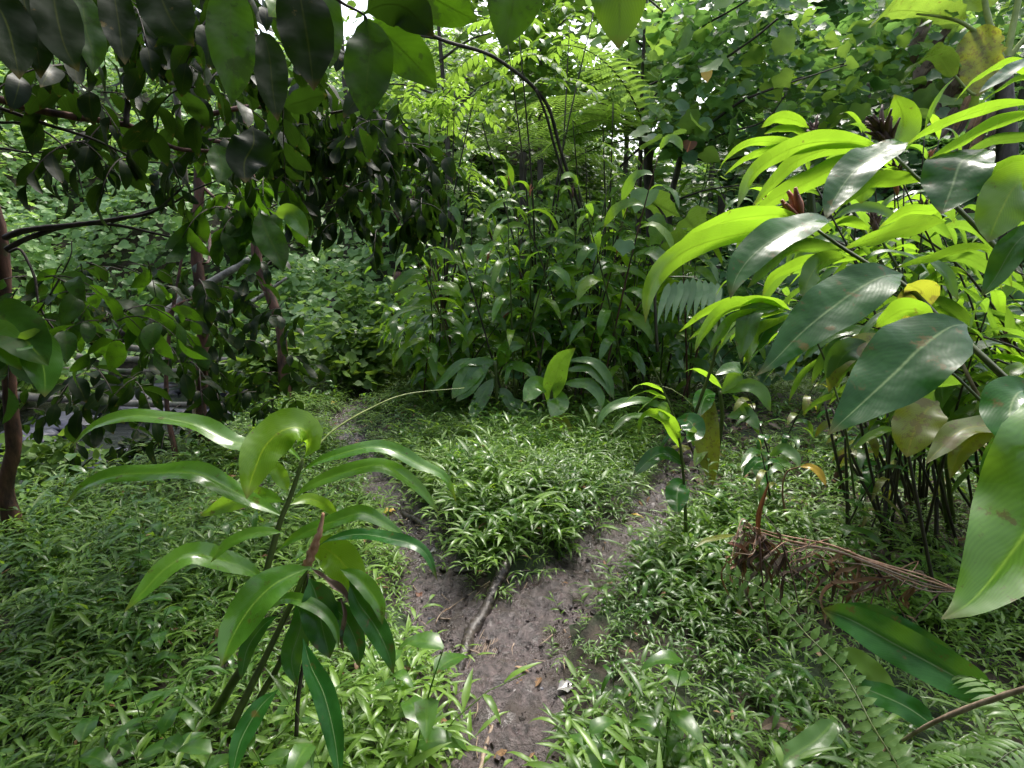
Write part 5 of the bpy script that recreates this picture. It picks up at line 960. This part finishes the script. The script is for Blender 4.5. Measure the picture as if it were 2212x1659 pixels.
T = thing('dead_leaf_blade', 'upright reddish dead blade rising behind the collapsed brown stalk', 'dead leaf', gpt(1640, 1150)); PL(T, [(1636,1150),(1640,1110),(1652,1070),(1664,1033)], 2.6, 2.6, 16, .5, 'rust', fold=.8, shape='grass'); PT(T, [(1650,1110),(1668,1130),(1680,1150)], 2.6, 2.6, [3, 2], 'straw', 'stalk', 5)
# serrated fern at lower right
T = thing('fern_frond', 'light green fern frond with pointed toothed leaflets trailing to the bottom right', 'fern', pt(1960, 1700, 1.2))
R = [(1506,1228),(1560,1238),(1632,1264),(1690,1310),(1740,1368),(1812,1440),(1850,1500),(1884,1566),(1930,1640),(1975,1720)]; RP = P3(R, 1.95, 1.05); part('midrib', tube(RP, [.0012, .002, .0025], 5, 40), M['stem'], T)
C = spline(RP, 60)
for k in range(3, 58, 2):
    t = k / 60; td = unit(C[k+1] - C[k-1]); toC = unit(CAM - C[k]); s = unit(np.cross(td, toC))
    for sg in (-1, 1):
        L_ = (.031 + .012 * t) * random.uniform(.85, 1.15); part('leaflet', leaf(arc(C[k], unit(s * sg + td * -.35 + .2 * toC), L_ * 1.15, .3, 3), L_ * .5, unit(.6 * UP + toC), n=10, across=2, shape='lance', jag=.14, fold=.2), M['fernl'], T)
# strap leaves
T = thing('strap_leaf_plant', 'low plant with long wide glossy strap leaves lying at the lower right', 'plant', gpt(2120, 1560))
PL(T, [(2150,1512),(2060,1460),(1930,1390),(1840,1340),(1776,1316)], 1.45, 1.65, 92, .8, 'gingerd', fold=.3, shape='strap', label='long wide glossy green strap leaf'); PL(T, [(2140,1500),(2060,1440),(1960,1370),(1880,1330),(1800,1312)], 1.5, 1.68, 60, .75, 'gingerd', fold=.2, shape='strap')
PL(T, [(2015,1566),(1960,1528),(1900,1500),(1845,1478)], 1.45, 1.55, 56, .6, 'gingerd', fold=.1, shape='strap', label='short strap leaf with a white sheen'); PL(T, [(1925,1505),(1890,1455),(1850,1420),(1822,1400)], 1.6, 1.7, 44, .8, 'fern', fold=.1, shape='strap')
PL(T, [(1800,1560),(1760,1600),(1700,1640),(1680,1670)], 1.5, 1.4, 50, .7, 'ginger', shape='strap')
single('pale_stick', tube([pt(2230,1482,1.25), pt(2100,1526,1.35), pt(2010,1564,1.42), pt(1950,1600,1.5)], [.006, .0065, .0055, .004], 8, 20, .08), M['straw'], 'pale yellowish stick lying over the strap leaves in the bottom right corner', 'stick')
T = thing('rotting_leaf', 'red brown rotting leaf with a yellow end, in the cover at lower right', 'dead leaf', gpt(1680, 1590)); PL(T, [(1722,1576),(1700,1566),(1670,1562),(1640,1575)], 1.75, 1.75, 28, .6, 'deadgrey'); PL(T, [(1740,1600),(1725,1580),(1705,1570)], 1.75, 1.75, 26, .7, 'olive')
for k in range(3):
    x = random.uniform(2140, 2260); y = random.uniform(1400, 1720); p = pt(x, y, random.uniform(1.1, 1.5)); fern('fine leafed fern in the bottom right corner, under the biggest drooping leaf', p - UP * .1, [(unit(rdir(1, .1, .8)[0] + [-.5, 0, 0]), random.uniform(.2, .32), 1.4) for _ in range(4)], 'small_fern', 'fern', 1, None, 'small ferns in the bottom right corner', .2, 14)
for k in range(8):
    x = random.uniform(1780, 2200); g0 = gpt(x, random.uniform(1130, 1290)); fern('dark low fern on the shaded ground under the right ginger clump', g0, [(unit(rdir(1, .2, .7)[0]), random.uniform(.25, .4), 1.3) for _ in range(6)], 'small_fern', 'grass_far', 1, None, 'small ferns under the right clump', .16, 14)
SUN_E, SUN_A, SUN_S, SUN_ANG, SKY_S, EXPO = 58, 22, 1.5, 16, .14, 1.7
# ================================================================ CAMERA AND LIGHT
cam = bpy.data.cameras.new('camera'); co = bpy.data.objects.new('camera', cam); COL.objects.link(co)
co.location = (0, 0, CAMZ); co.rotation_euler = (math.radians(90) - PITCH, 0, 0)
cam.sensor_fit = 'HORIZONTAL'; cam.sensor_width = 36; cam.lens = 36 * FPX / 2212; cam.clip_end = 300; cam.clip_start = .05
sc.camera = co
SUN_EL, SUN_AZ = math.radians(SUN_E), math.radians(SUN_A)      # azimuth from +Y towards +X
sd_ = np.array([math.sin(SUN_AZ) * math.cos(SUN_EL), math.cos(SUN_AZ) * math.cos(SUN_EL), math.sin(SUN_EL)])
sl = bpy.data.lights.new('sun', 'SUN'); sl.energy = SUN_S; sl.angle = math.radians(SUN_ANG); sl.color = (1, .96, .88)
so = bpy.data.objects.new('sun', sl); COL.objects.link(so); so.rotation_euler = Vector([-float(v) for v in sd_]).to_track_quat('-Z', 'Y').to_euler(); so.location = (0, 0, 20)
w = bpy.data.worlds.new('World'); sc.world = w; w.use_nodes = True; nt = w.node_tree; bg = nt.nodes['Background']
sky = nt.nodes.new('ShaderNodeTexSky'); sky.sky_type = 'NISHITA'; sky.sun_disc = False; sky.sun_elevation = SUN_EL; sky.sun_rotation = SUN_AZ
sky.dust_density = 4; sky.air_density = 1.2; sky.ozone_density = 1
hs = nt.nodes.new('ShaderNodeHueSaturation'); hs.inputs['Saturation'].default_value = .6
nt.links.new(sky.outputs[0], hs.inputs['Color']); nt.links.new(hs.outputs[0], bg.inputs[0]); bg.inputs[1].default_value = SKY_S
sc.view_settings.view_transform = 'Standard'; sc.view_settings.look = 'None'; sc.view_settings.gamma = 1; sc.view_settings.exposure = EXPO
cy = sc.cycles; cy.max_bounces = 8; cy.diffuse_bounces = 4; cy.glossy_bounces = 3; cy.transmission_bounces = 6; cy.transparent_max_bounces = 4
cy.use_denoising = True; cy.sample_clamp_indirect = 6
sc.render.film_transparent = False
